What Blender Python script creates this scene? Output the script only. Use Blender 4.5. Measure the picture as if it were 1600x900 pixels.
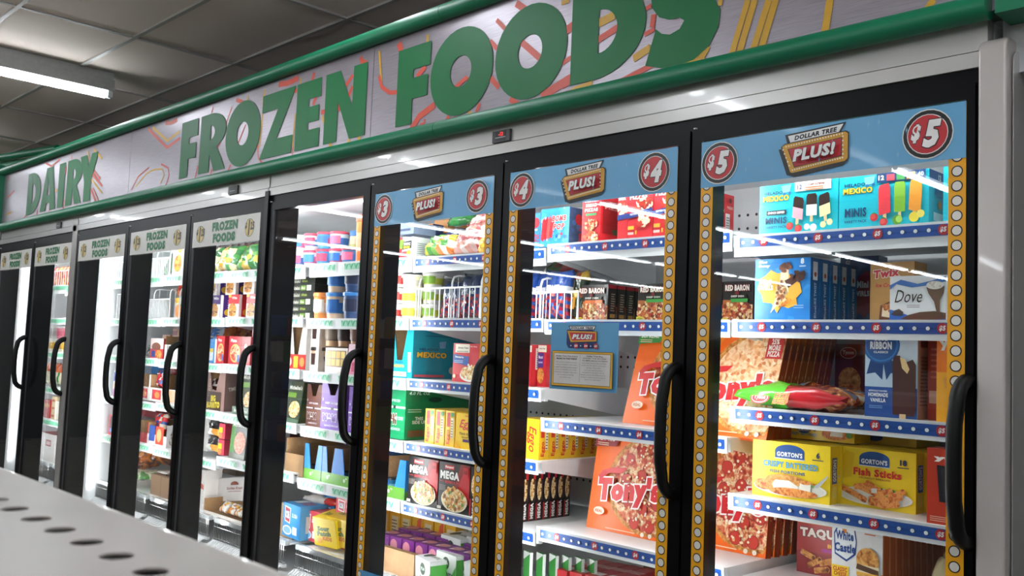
import bpy, math, random
import numpy as np
from mathutils import Vector, Matrix
for o in list(bpy.data.objects): bpy.data.objects.remove(o)
SC = bpy.context.scene
COL = SC.collection
RND = random.Random(7)

# ---------------------------------------------------------------- camera
CAM_Z = 1.45
FPX = 1461.989
AR = np.array([0.69804692, 0.71487998, 0.04095259])
AU = np.array([0.02251115, -0.07907312, 0.99661461])
AF = np.array([-0.71569809, 0.69476187, 0.07128952])
cam_d = bpy.data.cameras.new('camera')
cam = bpy.data.objects.new('camera', cam_d); COL.objects.link(cam)
cam_d.sensor_width = 36.0; cam_d.sensor_fit = 'HORIZONTAL'; cam_d.lens = FPX/1600*36
cam_d.clip_start = 0.02
mw = Matrix.Identity(4)
for i in range(3):
    mw[i][0] = AR[i]; mw[i][1] = AU[i]; mw[i][2] = -AF[i]
mw[2][3] = CAM_Z
cam.matrix_world = mw
cam_d.dof.use_dof = True; cam_d.dof.focus_distance = 2.7; cam_d.dof.aperture_fstop = 13.0
SC.camera = cam

# ---------------------------------------------------------------- world, exposure
w = bpy.data.worlds.new('store_air'); SC.world = w; w.use_nodes = True
w.node_tree.nodes['Background'].inputs[0].default_value = (0.9, 0.95, 1, 1)
w.node_tree.nodes['Background'].inputs[1].default_value = 0.02
SC.view_settings.view_transform = 'Standard'; SC.view_settings.look = 'None'
SC.view_settings.exposure = 0.0; SC.view_settings.gamma = 1.0
SC.view_settings.use_curve_mapping = False

# strengths of the place's own lamps
TUBE_E = 31.0        # ceiling fluorescent tubes
LED_W = 5.0          # power of one LED strip behind a door mullion

# ---------------------------------------------------------------- measuring helpers
def ray(px, py): return AF + AR*(px-800)/FPX - AU*(py-450)/FPX
def PX(px, py, Y):
    d = ray(px, py); return float(d[0]*Y/d[1])
def PZ(px, py, Y):
    d = ray(px, py); return float(d[2]*Y/d[1]) + CAM_Z

# ---------------------------------------------------------------- materials
MATS = {}
def srgb(h):
    h = h.lstrip('#'); c = [int(h[i:i+2], 16)/255 for i in (0, 2, 4)]
    return [x/12.92 if x <= 0.04045 else ((x+0.055)/1.055)**2.4 for x in c]
def mat(h, rough=0.4, metal=0.0, coat=0.0, var=0.06, scale=40, emit=0, bump=0, spec=0.5):
    key = (h, rough, metal, coat, var, scale, emit, bump, spec)
    if key in MATS: return MATS[key]
    m = bpy.data.materials.new('paint_' + h.strip('#')); m.use_nodes = True
    nt = m.node_tree; b = nt.nodes['Principled BSDF']; c = srgb(h)
    b.inputs['Roughness'].default_value = rough; b.inputs['Metallic'].default_value = metal
    b.inputs['Coat Weight'].default_value = coat
    b.inputs['Specular IOR Level'].default_value = spec
    tc = nt.nodes.new('ShaderNodeTexCoord'); n = nt.nodes.new('ShaderNodeTexNoise')
    n.inputs['Scale'].default_value = scale; n.inputs['Detail'].default_value = 3
    nt.links.new(tc.outputs['Object'], n.inputs['Vector'])
    r = nt.nodes.new('ShaderNodeValToRGB')
    r.color_ramp.elements[0].position = 0.3; r.color_ramp.elements[1].position = 0.7
    r.color_ramp.elements[0].color = [max(0, x*(1-var)) for x in c]+[1]
    r.color_ramp.elements[1].color = [min(1, x*(1+var)) for x in c]+[1]
    nt.links.new(n.outputs['Fac'], r.inputs['Fac']); nt.links.new(r.outputs['Color'], b.inputs['Base Color'])
    if emit:
        b.inputs['Emission Color'].default_value = c+[1]; b.inputs['Emission Strength'].default_value = emit
    if bump:
        bp = nt.nodes.new('ShaderNodeBump'); bp.inputs['Strength'].default_value = bump; bp.inputs['Distance'].default_value = 0.002
        nt.links.new(n.outputs['Fac'], bp.inputs['Height']); nt.links.new(bp.outputs['Normal'], b.inputs['Normal'])
    MATS[key] = m; return m
def food(name, cols, scale=60, rough=0.45):
    key = ('food', name)
    if key in MATS: return MATS[key]
    m = bpy.data.materials.new('print_' + name); m.use_nodes = True
    nt = m.node_tree; b = nt.nodes['Principled BSDF']; b.inputs['Roughness'].default_value = rough
    tc = nt.nodes.new('ShaderNodeTexCoord'); n = nt.nodes.new('ShaderNodeTexNoise')
    n.inputs['Scale'].default_value = scale; n.inputs['Detail'].default_value = 5; n.inputs['Distortion'].default_value = 0.8
    nt.links.new(tc.outputs['Object'], n.inputs['Vector'])
    r = nt.nodes.new('ShaderNodeValToRGB'); cr = r.color_ramp
    while len(cr.elements) < len(cols): cr.elements.new(0.5)
    for i, c in enumerate(cols):
        cr.elements[i].position = 0.32 + 0.36*i/(max(1, len(cols)-1)); cr.elements[i].color = srgb(c)+[1]
    nt.links.new(n.outputs['Fac'], r.inputs['Fac']); nt.links.new(r.outputs['Color'], b.inputs['Base Color'])
    MATS[key] = m; return m
PIZZA = lambda: food('pizza_cheese', ['#7a2414', '#b8321f', '#d9764a', '#f4dcb0', '#b23a24'], 40)
CHEESE = lambda: food('plain_cheese', ['#c06a3a', '#eeb27c', '#f7dcb4', '#e58f58'], 38)
CRUST = lambda: food('crust', ['#8a4a1c', '#d08a3c', '#e8b466'], 60)
NUGGET = lambda: food('breaded', ['#8f3f10', '#d0702a', '#eaa352', '#c65a1c'], 70)
BOWL = lambda: food('bowl_food', ['#5a2a10', '#c87f2e', '#efcf8a', '#f3e6c0', '#b0602a'], 90)
GREENV = lambda: food('green_veg', ['#1d4a14', '#4f8a2a', '#90bf4a'], 90)
BAGMIX = lambda: food('bag_mix', ['#31130c', '#8a2a1a', '#d77f3a', '#e9d9b9'], 26, 0.22)
STEEL = mat('#b9b9b8', 0.3, 0.9, 0, 0.05, 90)
WHITE = mat('#e9ebec', 0.35, 0, 0, 0.02)
WHITEP = mat('#d9dadb', 0.22, 0, 0.3, 0.02, 12)
BLACK = mat('#08080a', 0.4, 0, 0, 0.1, 40, 0, 0, 0.3)
BLACKG = mat('#08080b', 0.33, 0, 0, 0.1, 40, 0, 0, 0.14)
BOARD = mat('#9a7650', 0.8, 0, 0, 0.12, 120)
GLASS = bpy.data.materials.new('door_glass'); GLASS.use_nodes = True
def mk_glass(m, base, tint=(1, 1, 1, 1), rough=0.0, k=0.75):
    nt = m.node_tree; nt.nodes.clear()
    o = nt.nodes.new('ShaderNodeOutputMaterial'); mx = nt.nodes.new('ShaderNodeMixShader')
    t = nt.nodes.new('ShaderNodeBsdfTransparent'); t.inputs[0].default_value = tint
    g = nt.nodes.new('ShaderNodeBsdfGlossy'); g.inputs['Roughness'].default_value = rough
    f = nt.nodes.new('ShaderNodeLayerWeight'); f.inputs[0].default_value = 0.5
    p = nt.nodes.new('ShaderNodeMath'); p.operation = 'POWER'; p.inputs[1].default_value = 5.0
    nt.links.new(f.outputs['Facing'], p.inputs[0])
    a = nt.nodes.new('ShaderNodeMath'); a.operation = 'MULTIPLY_ADD'; a.inputs[1].default_value = k; a.inputs[2].default_value = base
    nt.links.new(p.outputs[0], a.inputs[0]); nt.links.new(a.outputs[0], mx.inputs[0])
    nt.links.new(t.outputs[0], mx.inputs[1]); nt.links.new(g.outputs[0], mx.inputs[2]); nt.links.new(mx.outputs[0], o.inputs[0])
mk_glass(GLASS, 0.035, (0.97, 0.985, 0.98, 1))
FILM = bpy.data.materials.new('clear_plastic_film'); FILM.use_nodes = True
mk_glass(FILM, 0.16, (0.93, 0.93, 0.94, 1), 0.12, 1.2)

# ---------------------------------------------------------------- mesh builder
class MB:
    def __init__(s): s.v = []; s.f = []; s.m = []; s.fm = []
    def mi(s, m):
        if m not in s.m: s.m.append(m)
        return s.m.index(m)
    def add(s, vs, fs, m):
        n = len(s.v); i = s.mi(m); s.v.extend([tuple(map(float, v)) for v in vs])
        for f in fs: s.f.append([a+n for a in f]); s.fm.append(i)
    def box(s, x0, x1, y0, y1, z0, z1, m):
        vs = [(x, y, z) for z in (z0, z1) for y in (y0, y1) for x in (x0, x1)]
        s.add(vs, [(0, 2, 3, 1), (4, 5, 7, 6), (0, 1, 5, 4), (2, 6, 7, 3), (0, 4, 6, 2), (1, 3, 7, 5)], m)
        return s
    def hexa(s, b, t, m):      # bottom 4 and top 4 points, counter-clockwise from above
        s.add(list(b)+list(t), [(3, 2, 1, 0), (4, 5, 6, 7), (0, 1, 5, 4), (1, 2, 6, 5), (2, 3, 7, 6), (3, 0, 4, 7)], m); return s
    def tube(s, pts, r, m, n=8, closed=False):
        P = [Vector(p) for p in pts]; N = len(P); rings = []
        for i in range(N):
            if closed: d = (P[(i+1) % N]-P[i-1])
            else: d = P[min(i+1, N-1)]-P[max(i-1, 0)]
            d.normalize()
            if i == 0:
                a = Vector((0, 0, 1)) if abs(d.z) < 0.9 else Vector((1, 0, 0))
                u = d.cross(a).normalized()
            else: u = (u-d*u.dot(d)).normalized()
            v = d.cross(u); rr = r[i] if isinstance(r, (list, tuple)) else r
            rings.append([P[i]+(u*math.cos(2*math.pi*k/n)+v*math.sin(2*math.pi*k/n))*rr for k in range(n)])
        vs = [p for q in rings for p in q]; fs = []
        for i in range(N if closed else N-1):
            j = (i+1) % N
            for k in range(n):
                fs.append((i*n+k, i*n+(k+1) % n, j*n+(k+1) % n, j*n+k))
        if not closed: fs += [tuple(range(n-1, -1, -1)), tuple(range((N-1)*n, N*n))]
        s.add(vs, fs, m); return s
    def lathe(s, prof, c, m, n=20, sx=1, sy=1):   # prof: (r,z) list; m may be a list per segment
        vs = [(c[0]+r*sx*math.cos(2*math.pi*k/n), c[1]+r*sy*math.sin(2*math.pi*k/n), c[2]+z) for r, z in prof for k in range(n)]
        for i in range(len(prof)-1):
            mm = m[i] if isinstance(m, list) else m
            s.add(vs[i*n:(i+2)*n], [(k, (k+1) % n, n+(k+1) % n, n+k) for k in range(n)], mm)
        s.add(vs[-n:], [tuple(range(n))], m[-1] if isinstance(m, list) else m)
        return s
    def build(s, name, parent=None, smooth=False, link=True):
        me = bpy.data.meshes.new(name)
        off = parent.get('_w', None) if parent is not None else None
        v = s.v
        if off is not None: v = [(a-off[0], b-off[1], c-off[2]) for a, b, c in v]
        me.from_pydata(v, [], s.f)
        for m in s.m: me.materials.append(m)
        me.polygons.foreach_set('material_index', s.fm)
        if smooth:
            me.shade_smooth()
            me.set_sharp_from_angle(angle=0.7)
        me.update()
        o = bpy.data.objects.new(name, me); COL.objects.link(o)
        if parent is not None:
            o.parent = parent
            if off is not None: o['_w'] = list(off)
        return o
def empty(name, loc, parent=None):
    o = bpy.data.objects.new(name, None); COL.objects.link(o); o.empty_display_size = 0.1
    if parent is not None:
        p = parent['_w']; o.parent = parent; o.location = (loc[0]-p[0], loc[1]-p[1], loc[2]-p[2])
    else: o.location = loc
    o['_w'] = list(map(float, loc)); return o
def tag(o, label, cat, group=None):
    o['label'] = label; o['category'] = cat
    if group: o['group'] = group
    return o
def struct(o): o['kind'] = 'structure'; return o
def copy_tree(o, parent=None):
    c = o.copy(); COL.objects.link(c)
    if parent is not None: c.parent = parent
    for ch in o.children: copy_tree(ch, c)
    return c

# ---------------------------------------------------------------- flat print
GL = {}
def glyph(sx, bold, shear, base=None, res=2):
    base = bold if base is None else base
    k = (sx, round(bold, 3), round(shear, 2), round(base, 3))
    if k in GL: return GL[k]
    cu = bpy.data.curves.new('lettering', 'FONT'); cu.body = sx; cu.offset = bold; cu.shear = shear
    cu.resolution_u = res; cu.fill_mode = 'FRONT'; cu.space_character = 1+base*2.2; cu.space_line = 0.85
    cu.align_x = 'CENTER'
    ob = bpy.data.objects.new('lettering', cu); me = bpy.data.meshes.new_from_object(ob)
    vs = [tuple(v.co) for v in me.vertices]; fs = [tuple(p.vertices) for p in me.polygons]
    bpy.data.objects.remove(ob); bpy.data.curves.remove(cu); bpy.data.meshes.remove(me)
    GL[k] = (vs, fs); return GL[k]
class Face:
    """a flat printable face: origin, u and v axes, width, height"""
    def __init__(s, o, u, v, W, H):
        s.o = Vector(o); s.u = Vector(u).normalized(); s.v = Vector(v).normalized(); s.n = s.u.cross(s.v); s.W = W; s.H = H; s.k = 0
    def pt(s, a, b, lay): return s.o+s.u*(a*s.W)+s.v*(b*s.H)+s.n*(0.0005+lay*0.00022)
def clamp(x): return min(1, max(0, x))
def draw(mb, F, items, mk=None):
    mk = mk or (lambda c: c if not isinstance(c, str) else mat(c, 0.38, 0, 0, 0.04))
    for it in items:
        F.k += 1; t = it[0]
        if t == 'r':
            _, a, b, c, d, col = it; P = [(a, b), (c, b), (c, d), (a, d)]
        elif t == 'p':
            P = it[1]; col = it[2]
        elif t in ('e', 'c'):
            _, cu, cv, ru, rv, col = it
            if t == 'c': rv = ru*1.0; ru = ru*F.H/F.W
            P = [(clamp(cu+ru*math.cos(a*math.pi/12)), clamp(cv+rv*math.sin(a*math.pi/12))) for a in range(24)]
            if it[1] < -5: continue
        elif t == 'b':
            _, cu, cv, ru, rv, n, r, cols, seed = it
            R = random.Random(seed)
            for i in range(n):
                a = R.random()*6.283; q = math.sqrt(R.random())
                uu = cu+ru*q*math.cos(a); vv = cv+rv*q*math.sin(a); rr = r*(0.7+0.6*R.random())
                if not (0 < uu < 1 and 0 < vv < 1): continue
                F.k += 0.12
                st = R.random()*3.14
                P = [(clamp(uu+rr*F.H/F.W*math.cos(x*math.pi/4+st)*(0.8+0.4*R.random())), clamp(vv+rr*math.sin(x*math.pi/4+st)*(0.8+0.4*R.random()))) for x in range(8)]
                mb.add([F.pt(x, y, F.k) for x, y in P], [tuple(range(8))], mk(R.choice(cols)))
            continue
        elif t == 't':
            o = it[1]; s_, cu, cv, h, wd = o['s'], o['u'], o['v'], o['h'], o.get('w')
            b, sh, rot = o.get('b', 0.03), o.get('sh', 0), o.get('rot', 0)
            vs, fs = glyph(s_, b, sh)
            if not vs: continue
            xs = [v[0] for v in vs]; ys = [v[1] for v in vs]
            x0, x1, y0, y1 = min(xs), max(xs), min(ys), max(ys)
            sy = h*F.H/(y1-y0); sx = wd*F.W/(x1-x0) if wd else sy
            layers = []
            if o.get('out'): layers.append((b+o.get('ow', 0.045), o['out']))
            layers.append((b, o['c']))
            for bb, cc in layers:
                vs2, fs2 = glyph(s_, bb, sh, b); q = []
                for v in vs2:
                    X = (v[0]-(x0+x1)/2)*sx; Y = (v[1]-(y0+y1)/2)*sy
                    if rot: X, Y = X*math.cos(rot)-Y*math.sin(rot), X*math.sin(rot)+Y*math.cos(rot)
                    q.append(F.pt(cu+X/F.W, cv+Y/F.H, F.k))
                mb.add(q, fs2, mk(cc)); F.k += 1
            continue
        mb.add([F.pt(x, y, F.k) for x, y in P], [tuple(range(len(P)))], mk(col))
def R_(a, b, c, d, col): return ('r', a, b, c, d, col)
def E_(a, b, c, d, col): return ('e', a, b, c, d, col)
def C_(a, b, r, col): return ('c', a, b, r, r, col)
def P_(p, col): return ('p', p, col)
def B_(a, b, c, d, n, r, cols, seed=1): return ('b', a, b, c, d, n, r, cols, seed)
def T_(s, u, v, h, c, w=None, **k): return ('t', dict(s=s, u=u, v=v, h=h, w=w, c=c, **k))
def lines(u0, u1, v0, v1, n, col, th=0.4):
    R = random.Random(n); out = []
    for i in range(n):
        a = v0+(v1-v0)*i/n; out.append(R_(u0, a, u1-(u1-u0)*0.25*R.random(), a+(v1-v0)/n*th, col))
    return out
# ================================================================ THE ROOM
D = 2.16                       # plane of the freezer fronts
XW0, XW1, YW0, YW1, ZC = -14.2, 5.0, -12.0, 4.4, 3.15
wallm = mat('#4c4f4f', 0.7, 0, 0, 0.05, 6)
struct(MB().box(XW0, XW1, YW0, YW1, -0.1, 0, mat('#8a867e', 0.25, 0, 0, 0.12, 8)).build('floor'))
struct(MB().box(XW0, XW1, YW1, YW1+.1, 0, ZC+.2, wallm).build('wall_back'))
struct(MB().box(XW0, XW1, YW0-.1, YW0, 0, ZC+.2, wallm).build('wall_front'))
struct(MB().box(XW0-.1, XW0, YW0, YW1, 0, ZC+.2, mat('#2f3231', 0.7, 0, 0, 0.05, 6)).build('wall_left'))
struct(MB().box(XW1, XW1+.1, YW0, YW1, 0, ZC+.2, wallm).build('wall_right'))
TILE = mat('#e0d2c7', 0.85, 0, 0, 0.05, 150, 0, 0.25)
GRIDM = mat('#a8a49e', 0.45, 0, 0, 0.03)
ceil = MB().box(XW0, XW1, YW0, YW1, ZC+.03, ZC+.13, mat('#56544f', 0.9)).build('ceiling'); struct(ceil)
TX, TY, GX, GY = 1.205, 0.61, -4.03, 2.645
tiles = []
i0, i1 = int((XW0-GX)/TX)-1, int((XW1-GX)/TX)+1
j0, j1 = int((YW0-GY)/TY)-1, int((YW1-GY)/TY)+1
tmb = MB().box(0.012, TX-.012, .012, TY-.012, 0.0, 0.02, TILE); tmesh = None
rest = MB(); grid = MB()
for i in range(i0, i1):
    for j in range(j0, j1):
        x, y = GX+i*TX, GY+j*TY
        if x < XW0-.3 or x+TX > XW1+.9 or y < YW0-.3 or y+TY > YW1+.5: continue
        if -12.5 < x < -0.6 and 0.1 < y < 3.9:
            if tmesh is None:
                t = tmb.build('ceiling_tile'); tmesh = t.data
            else: t = bpy.data.objects.new('ceiling_tile', tmesh); COL.objects.link(t)
            t.parent = ceil; t.location = (x, y, ZC+.004+.002*RND.random()); t.rotation_euler = (RND.uniform(-.002, .002), RND.uniform(-.002, .002), 0)
        else: rest.box(x+.012, x+TX-.012, y+.012, y+TY-.012, ZC+.004, ZC+.024, TILE)
r = rest.build('far_ceiling_tiles', ceil); r['kind'] = 'stuff'
gb = []
for i in range(i0, i1+1):
    x = GX+i*TX
    if XW0 < x < XW1: MB().box(x-.012, x+.012, YW0, YW1, ZC-.006, ZC+.012, GRIDM).build('ceiling_grid_bar', ceil)
for j in range(j0, j1+1):
    y = GY+j*TY
    if YW0 < y < YW1: MB().box(XW0, XW1, y-.012, y+.012, ZC-.007, ZC+.011, GRIDM).build('ceiling_grid_bar', ceil)

# ---------------------------------------------------------------- ceiling light fixtures
TUBEM = mat('#f4faff', 0.4, 0, 0, 0.0, 5, TUBE_E)
FIXM = mat('#a9abab', 0.5, 0.1)
def fixture():
    t = empty('ceiling_light', (0, 0, 0))
    MB().box(-.045, .045, -1.21, 1.21, .10, .146, FIXM).build('mounting_channel', t)
    h = MB(); h.hexa([(-.042, -1.22, .028), (.042, -1.22, .028), (.042, 1.22, .028), (-.042, 1.22, .028)],
                     [(-.05, -1.22, .10), (.05, -1.22, .10), (.05, 1.22, .10), (-.05, 1.22, .10)], FIXM); h.build('housing', t)
    for s in (-1, 1):
        MB().tube([(s*.022, -1.18, .002), (s*.022, 1.18, .002)], .0125, TUBEM, 10).build('fluorescent_tube', t, True)
        for q in (-1, 1): MB().box(s*.022-.012, s*.022+.012, min(q*1.185, q*1.215), max(q*1.185, q*1.215), -.012, .029, WHITE).build('tube_socket', t)
    return t
fx = None
rows = [(-12.15, 'farthest row'), (-9.15, 'fourth row'), (-6.1, 'third row'), (-3.1, 'second row'), (-0.1, 'row over the near aisle'), (2.9, 'row behind the camera')]
for x, rn in rows:
    for q in range(6):
        y = 2.25-1.22-q*2.48
        if fx is None: fx = fixture(); f = fx
        else: f = copy_tree(fx)
        f.location = (x, y, ZC-.146)
        if x == -6.1 and q == 0: tag(f, 'bare fluorescent tube fixture lit under the dark ceiling above the freezer sign', 'light', 'ceiling fluorescent fixtures')
        else: tag(f, 'fluorescent ceiling fixture out of view, %s, %s from the freezers' % (rn, ['nearest', 'second', 'third', 'fourth', 'fifth', 'sixth'][q]), 'light', 'ceiling fluorescent fixtures')

# ---------------------------------------------------------------- behind the camera: wall sign and aisles mirrored in the glass
g1 = mat('#2c6b45', 0.5, 0, 0, 0.08, 2)
s = MB(); s.box(-14, 3, YW0+.01, YW0+.06, 2.35, 3.0, g1); sg = s.build('wall_sign')
tag(sg, 'long green wall band sign on the far store wall, mirrored in freezer glass', 'sign')
l = MB(); xk = PX(667, 433, 2*D-YW0)
draw(l, Face((xk+2.2, YW0+.062, 2.42), (-1, 0, 0), (0, 0, 1), 4.4, .5), [T_('KITCHEN', .5, .5, .8, '#cfdcb4', b=.03)])
l.build('lettering', sg)
STOCKC = ['#2a4f94', '#9a2f2a', '#9aa0a4', '#2f7a48', '#b08a3c', '#2f3138', '#c8c2ba', '#5a3a78', '#c25a2a']
for n, (y, h, lb) in enumerate([(-2.6, 1.75, 'nearest'), (-5.6, 2.05, 'middle'), (-8.8, 2.1, 'farthest')]):
    g = empty('shelf_gondola', (-5, y, 0)); m = MB(); dk = mat('#4c4f52', 0.5)
    m.box(-12.5, 2.5, y-.03, y+.03, 0, h, dk)
    for k in range(5): m.box(-12.5, 2.5, y-.4, y+.4, .15+k*h/5, .18+k*h/5, dk)
    m.build('shelving', g)
    m = MB()
    for k in range(5):
        x = -12.4
        while x < 2.3:
            wd = RND.uniform(.12, .35); hh = h/5*RND.uniform(.5, .85)
            m.box(x, x+wd*.95, y+.05, y+.38, .185+k*h/5, .185+k*h/5+hh, mat(RND.choice(STOCKC), .5)); x += wd
    q = m.build('stock', g); q['kind'] = 'stuff'
    tag(g, 'dark aisle shelving out of frame, %s to the freezers' % lb if n else 'dark aisle shelving out of frame just behind the camera', 'shelving')

# ---------------------------------------------------------------- foreground perforated shelf top
Zs = CAM_Z-.105; k_ = .105; ye = 2.335*k_; yh = 1.795*k_; sp = .3725*k_; rh = .077*k_
SHM = mat('#a69e99', 0.3, 0.0, 0.15, 0.05, 14, 0, 0.08)
fg = empty('perforated_shelf', (-1, 0, 0))
m = MB(); HOLE = mat('#0c0b0b', 0.8)
hx = -4.391*k_; n0 = -22; n1 = 16
xa, xb = hx+(n0-.5)*sp, hx+(n1+.5)*sp
hy0, hy1 = yh-sp/2, yh+sp/2
m.box(xa-1.5, xb+1.2, -.42, hy0, Zs-.0015, Zs, SHM)
fr = hy1; br = .012
m.box(xa-1.5, xb+1.2, fr, ye-br, Zs-.0015, Zs, SHM)
m.box(xa-1.5, xa, hy0, fr, Zs-.0015, Zs, SHM); m.box(xb, xb+1.2, hy0, fr, Zs-.0015, Zs, SHM)
for i in range(n0, n1+1):
    cx = hx+i*sp; N = 24; vs = []; ou = []
    for a in range(N):
        t = 2*math.pi*a/N; c, s_ = math.cos(t), math.sin(t); q = 1/max(abs(c), abs(s_))
        vs.append((cx+rh*c, yh+rh*s_, Zs)); ou.append((cx+sp/2*c*q, yh+sp/2*s_*q, Zs))
    lo = [(x, y, z-.0012) for x, y, z in vs]
    m.add(vs+ou+lo, [(a, N+a, N+(a+1) % N, (a+1) % N) for a in range(N)]+[(2*N+a, a, (a+1) % N, 2*N+(a+1) % N) for a in range(N)], SHM)
P = [(ye-br+br*math.sin(a*math.pi/12), Zs-br+br*math.cos(a*math.pi/12)) for a in range(7)]+[(ye, Zs-.05)]
vs = [(x, y, z) for y, z in P for x in (xa-1.5, xb+1.2)]
m.add(vs, [(2*i+1, 2*i, 2*i+2, 2*i+3) for i in range(len(P)-1)], SHM)
m.build('perforated_top', fg, True)
MB().box(xa-1.5, xb+1.2, -.4, ye-.02, Zs-.08, Zs-.05, HOLE).build('hole_shade_sheet', fg)  # black sheet under the top, stands in for the shade inside the holes
MB().box(xa-1.4, xb+1.1, -.3, .1, 0, Zs-.08, mat('#5b5d5f', .5)).build('base', fg)
tag(fg, 'pale grey metal shelf top with a row of round holes, blurred close to the camera', 'shelf')

# ================================================================ FREEZER CASES
# mullion centres of each case (x), measured off the door fronts
CASES = {'A': [-7.84, -7.055, -6.275], 'B': [-6.225, -5.41, -4.62, -3.855], 'C': [-3.825, -3.04, -2.278, -1.518, -0.757]}
LEV = {8: [1.824, 1.578, 1.327, 1.077, .832], 7: [1.842, 1.577, 1.235, .862], 6: [1.830, 1.581, 1.336, 1.083, .840],
       5: [1.834, 1.580, 1.334, 1.080, .840], 4: [1.830, 1.586, 1.340, 1.084, .856], 3: [1.832, 1.582, 1.337, 1.087, .828],
       2: [1.831, 1.578, 1.342, 1.079, .833], 1: [1.800, 1.582, 1.337, 1.080, .850], 0: [1.82, 1.58, 1.335, 1.08, .85]}
DOORS = {0: ('A', 0), 1: ('A', 1), 2: ('B', 0), 3: ('B', 1), 4: ('B', 2), 5: ('C', 0), 6: ('C', 1), 7: ('C', 2), 8: ('C', 3)}
TRAYZ = 0.53
SY, SB = 2.38, 2.96            # shelf front lip and back
YB = 3.0
LINER = mat('#cfd0d1', 0.4, 0, 0, 0.02, 8)
LINERW = mat('#e6e8ea', 0.35, 0, 0, 0.02, 8)
HDR = mat('#cfcdca', 0.22, 0.15, 0.4, 0.02, 6)
SILV = mat('#b4b1ae', 0.32, 0.35, 0.1, 0.03, 30)
BLUE, RED_, YEL_ = '#1f4f9e', '#c22a33', '#f0b21c'
BULB = mat('#e6e2dc', 0.4)
LEDM = mat('#f2f8ff', 0.5, 0, 0, 0, 5, 6.0)
cases = {}
def led_area(x, y, z, h, ang, W, par):
    ld = bpy.data.lights.new('led_light', 'AREA'); ld.shape = 'RECTANGLE'; ld.size = .014; ld.size_y = h; ld.energy = W; ld.color = (0.97, 0.985, 1.0)
    o = bpy.data.objects.new('led_light', ld); COL.objects.link(o); o.location = (x, y, z)
    o.rotation_euler = Vector((math.sin(ang), math.cos(ang), 0)).to_track_quat('-Z', 'Y').to_euler(); return o
def mk_case(key, label):
    LW = LED_W*{'A': .75, 'B': .8, 'C': .92}[key]
    ms = CASES[key]; x0, x1 = ms[0], ms[-1]; c = empty('freezer_case', ((x0+x1)/2, D, 0))
    bk = MB(); bk.box(x0-.02, x1+.02, YB, YB+.06, .2, 2.24, LINER); b = bk.build('back_panel', c)
    pg = MB()
    for zz in (1.70, 1.66, 1.46, 1.42, 1.20, 1.16, .98, .94, 1.95, 1.91, 2.0):
        x = x0+.06
        while x < x1-.04:
            pg.add([(x+.006*math.cos(a*1.047), YB-.001, zz+.006*math.sin(a*1.047)) for a in range(6)], [(0, 1, 2, 3, 4, 5)], BLACK); x += .036
    q = pg.build('peg_holes', b); q['kind'] = 'stuff'
    for sx in {'A': (x0-.02, x1-.02), 'B': (x0-.02,), 'C': (x1-.02,)}[key]:
        MB().box(sx, sx+.04, 2.29, YB, .3, 2.14, LINERW).build('end_wall', c)
    MB().box(x0-.02, x1+.02, 2.2, YB+.06, 2.10, 2.24, LINERW).build('top_panel', c)
    MB().box(x0-.02, x1+.02, D+.02, YB+.06, 0.08, .40, LINER).build('tank', c)
    MB().box(x0-.02, x1+.02, D-.03, D+.02, 0.0, .30, BLACKG).build('kick_plate', c)
    f = MB(); f.box(x0-.02, x1+.02, D-.006, D+.03, 2.170, 2.245, HDR)
    f.hexa([(x0-.02, D-.012, 2.131), (x1+.02, D-.012, 2.131), (x1+.02, D+.03, 2.131), (x0-.02, D+.03, 2.131)],
           [(x0-.02, D-.012, 2.166), (x1+.02, D-.012, 2.166), (x1+.02, D+.03, 2.166), (x0-.02, D+.03, 2.166)], HDR)
    f.build('header_band', c)
    tp = MB().box(x0-.005, x1+.005, D-.004, D+.13, 2.092, 2.131, BLACKG); tp.build('frame_top_rail', c)
    MB().box(x0-.005, x1+.005, D, D+.13, .30, .40, BLACKG).build('frame_bottom_rail', c)
    for i, x in enumerate(ms):
        a = -.02 if i else -.005; bb = .02 if i < len(ms)-1 else .005
        hw = .022
        mb = MB().box(x-(hw if i else .005), x+(hw if i < len(ms)-1 else .005), D+.008, D+.128, .40, 2.092, BLACKG)
        o = mb.build('mullion', c)
        MB().box(x-.004, x+.004, D+.128, D+.134, .5, 2.05, LEDM).build('led_strip', o)
        if i == 0 and key != 'C': led_area(x+.036, D+.142, 1.27, 1.55, .12, LW*.8, c)
        if i: led_area(x-.006, D+.142, 1.27, 1.55, -1.28, LW, c)
        if i < len(ms)-1:
            MB().box(x+.06, ms[i+1]-.06, D+.130, D+.136, 2.075, 2.083, LEDM).build('led_strip', c)  # top strip and the lamp below it are added to brighten the top shelf
            ld = bpy.data.lights.new('led_light', 'AREA'); ld.shape = 'RECTANGLE'; ld.size = .6; ld.size_y = .014; ld.energy = LW*.4; ld.color = (0.97, 0.985, 1.0)
            lo = bpy.data.objects.new('led_light', ld); COL.objects.link(lo); lo.location = ((x+ms[i+1])/2, D+.142, 2.07)
            lo.rotation_euler = Vector((0, .62, -.78)).to_track_quat('-Z', 'Y').to_euler()
        if i < len(ms)-1: led_area(x+.006, D+.142, 1.27, 1.55, 1.28, LW, c)
    tag(c, label, 'freezer'); cases[key] = c; return c
mk_case('A', 'far two-door upright freezer case beyond the silver divider, under the dairy sign')
mk_case('B', 'middle three-door upright freezer case with white price banners on its doors')
mk_case('C', 'nearest four-door upright freezer case with blue price banners and yellow dotted strips')

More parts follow.
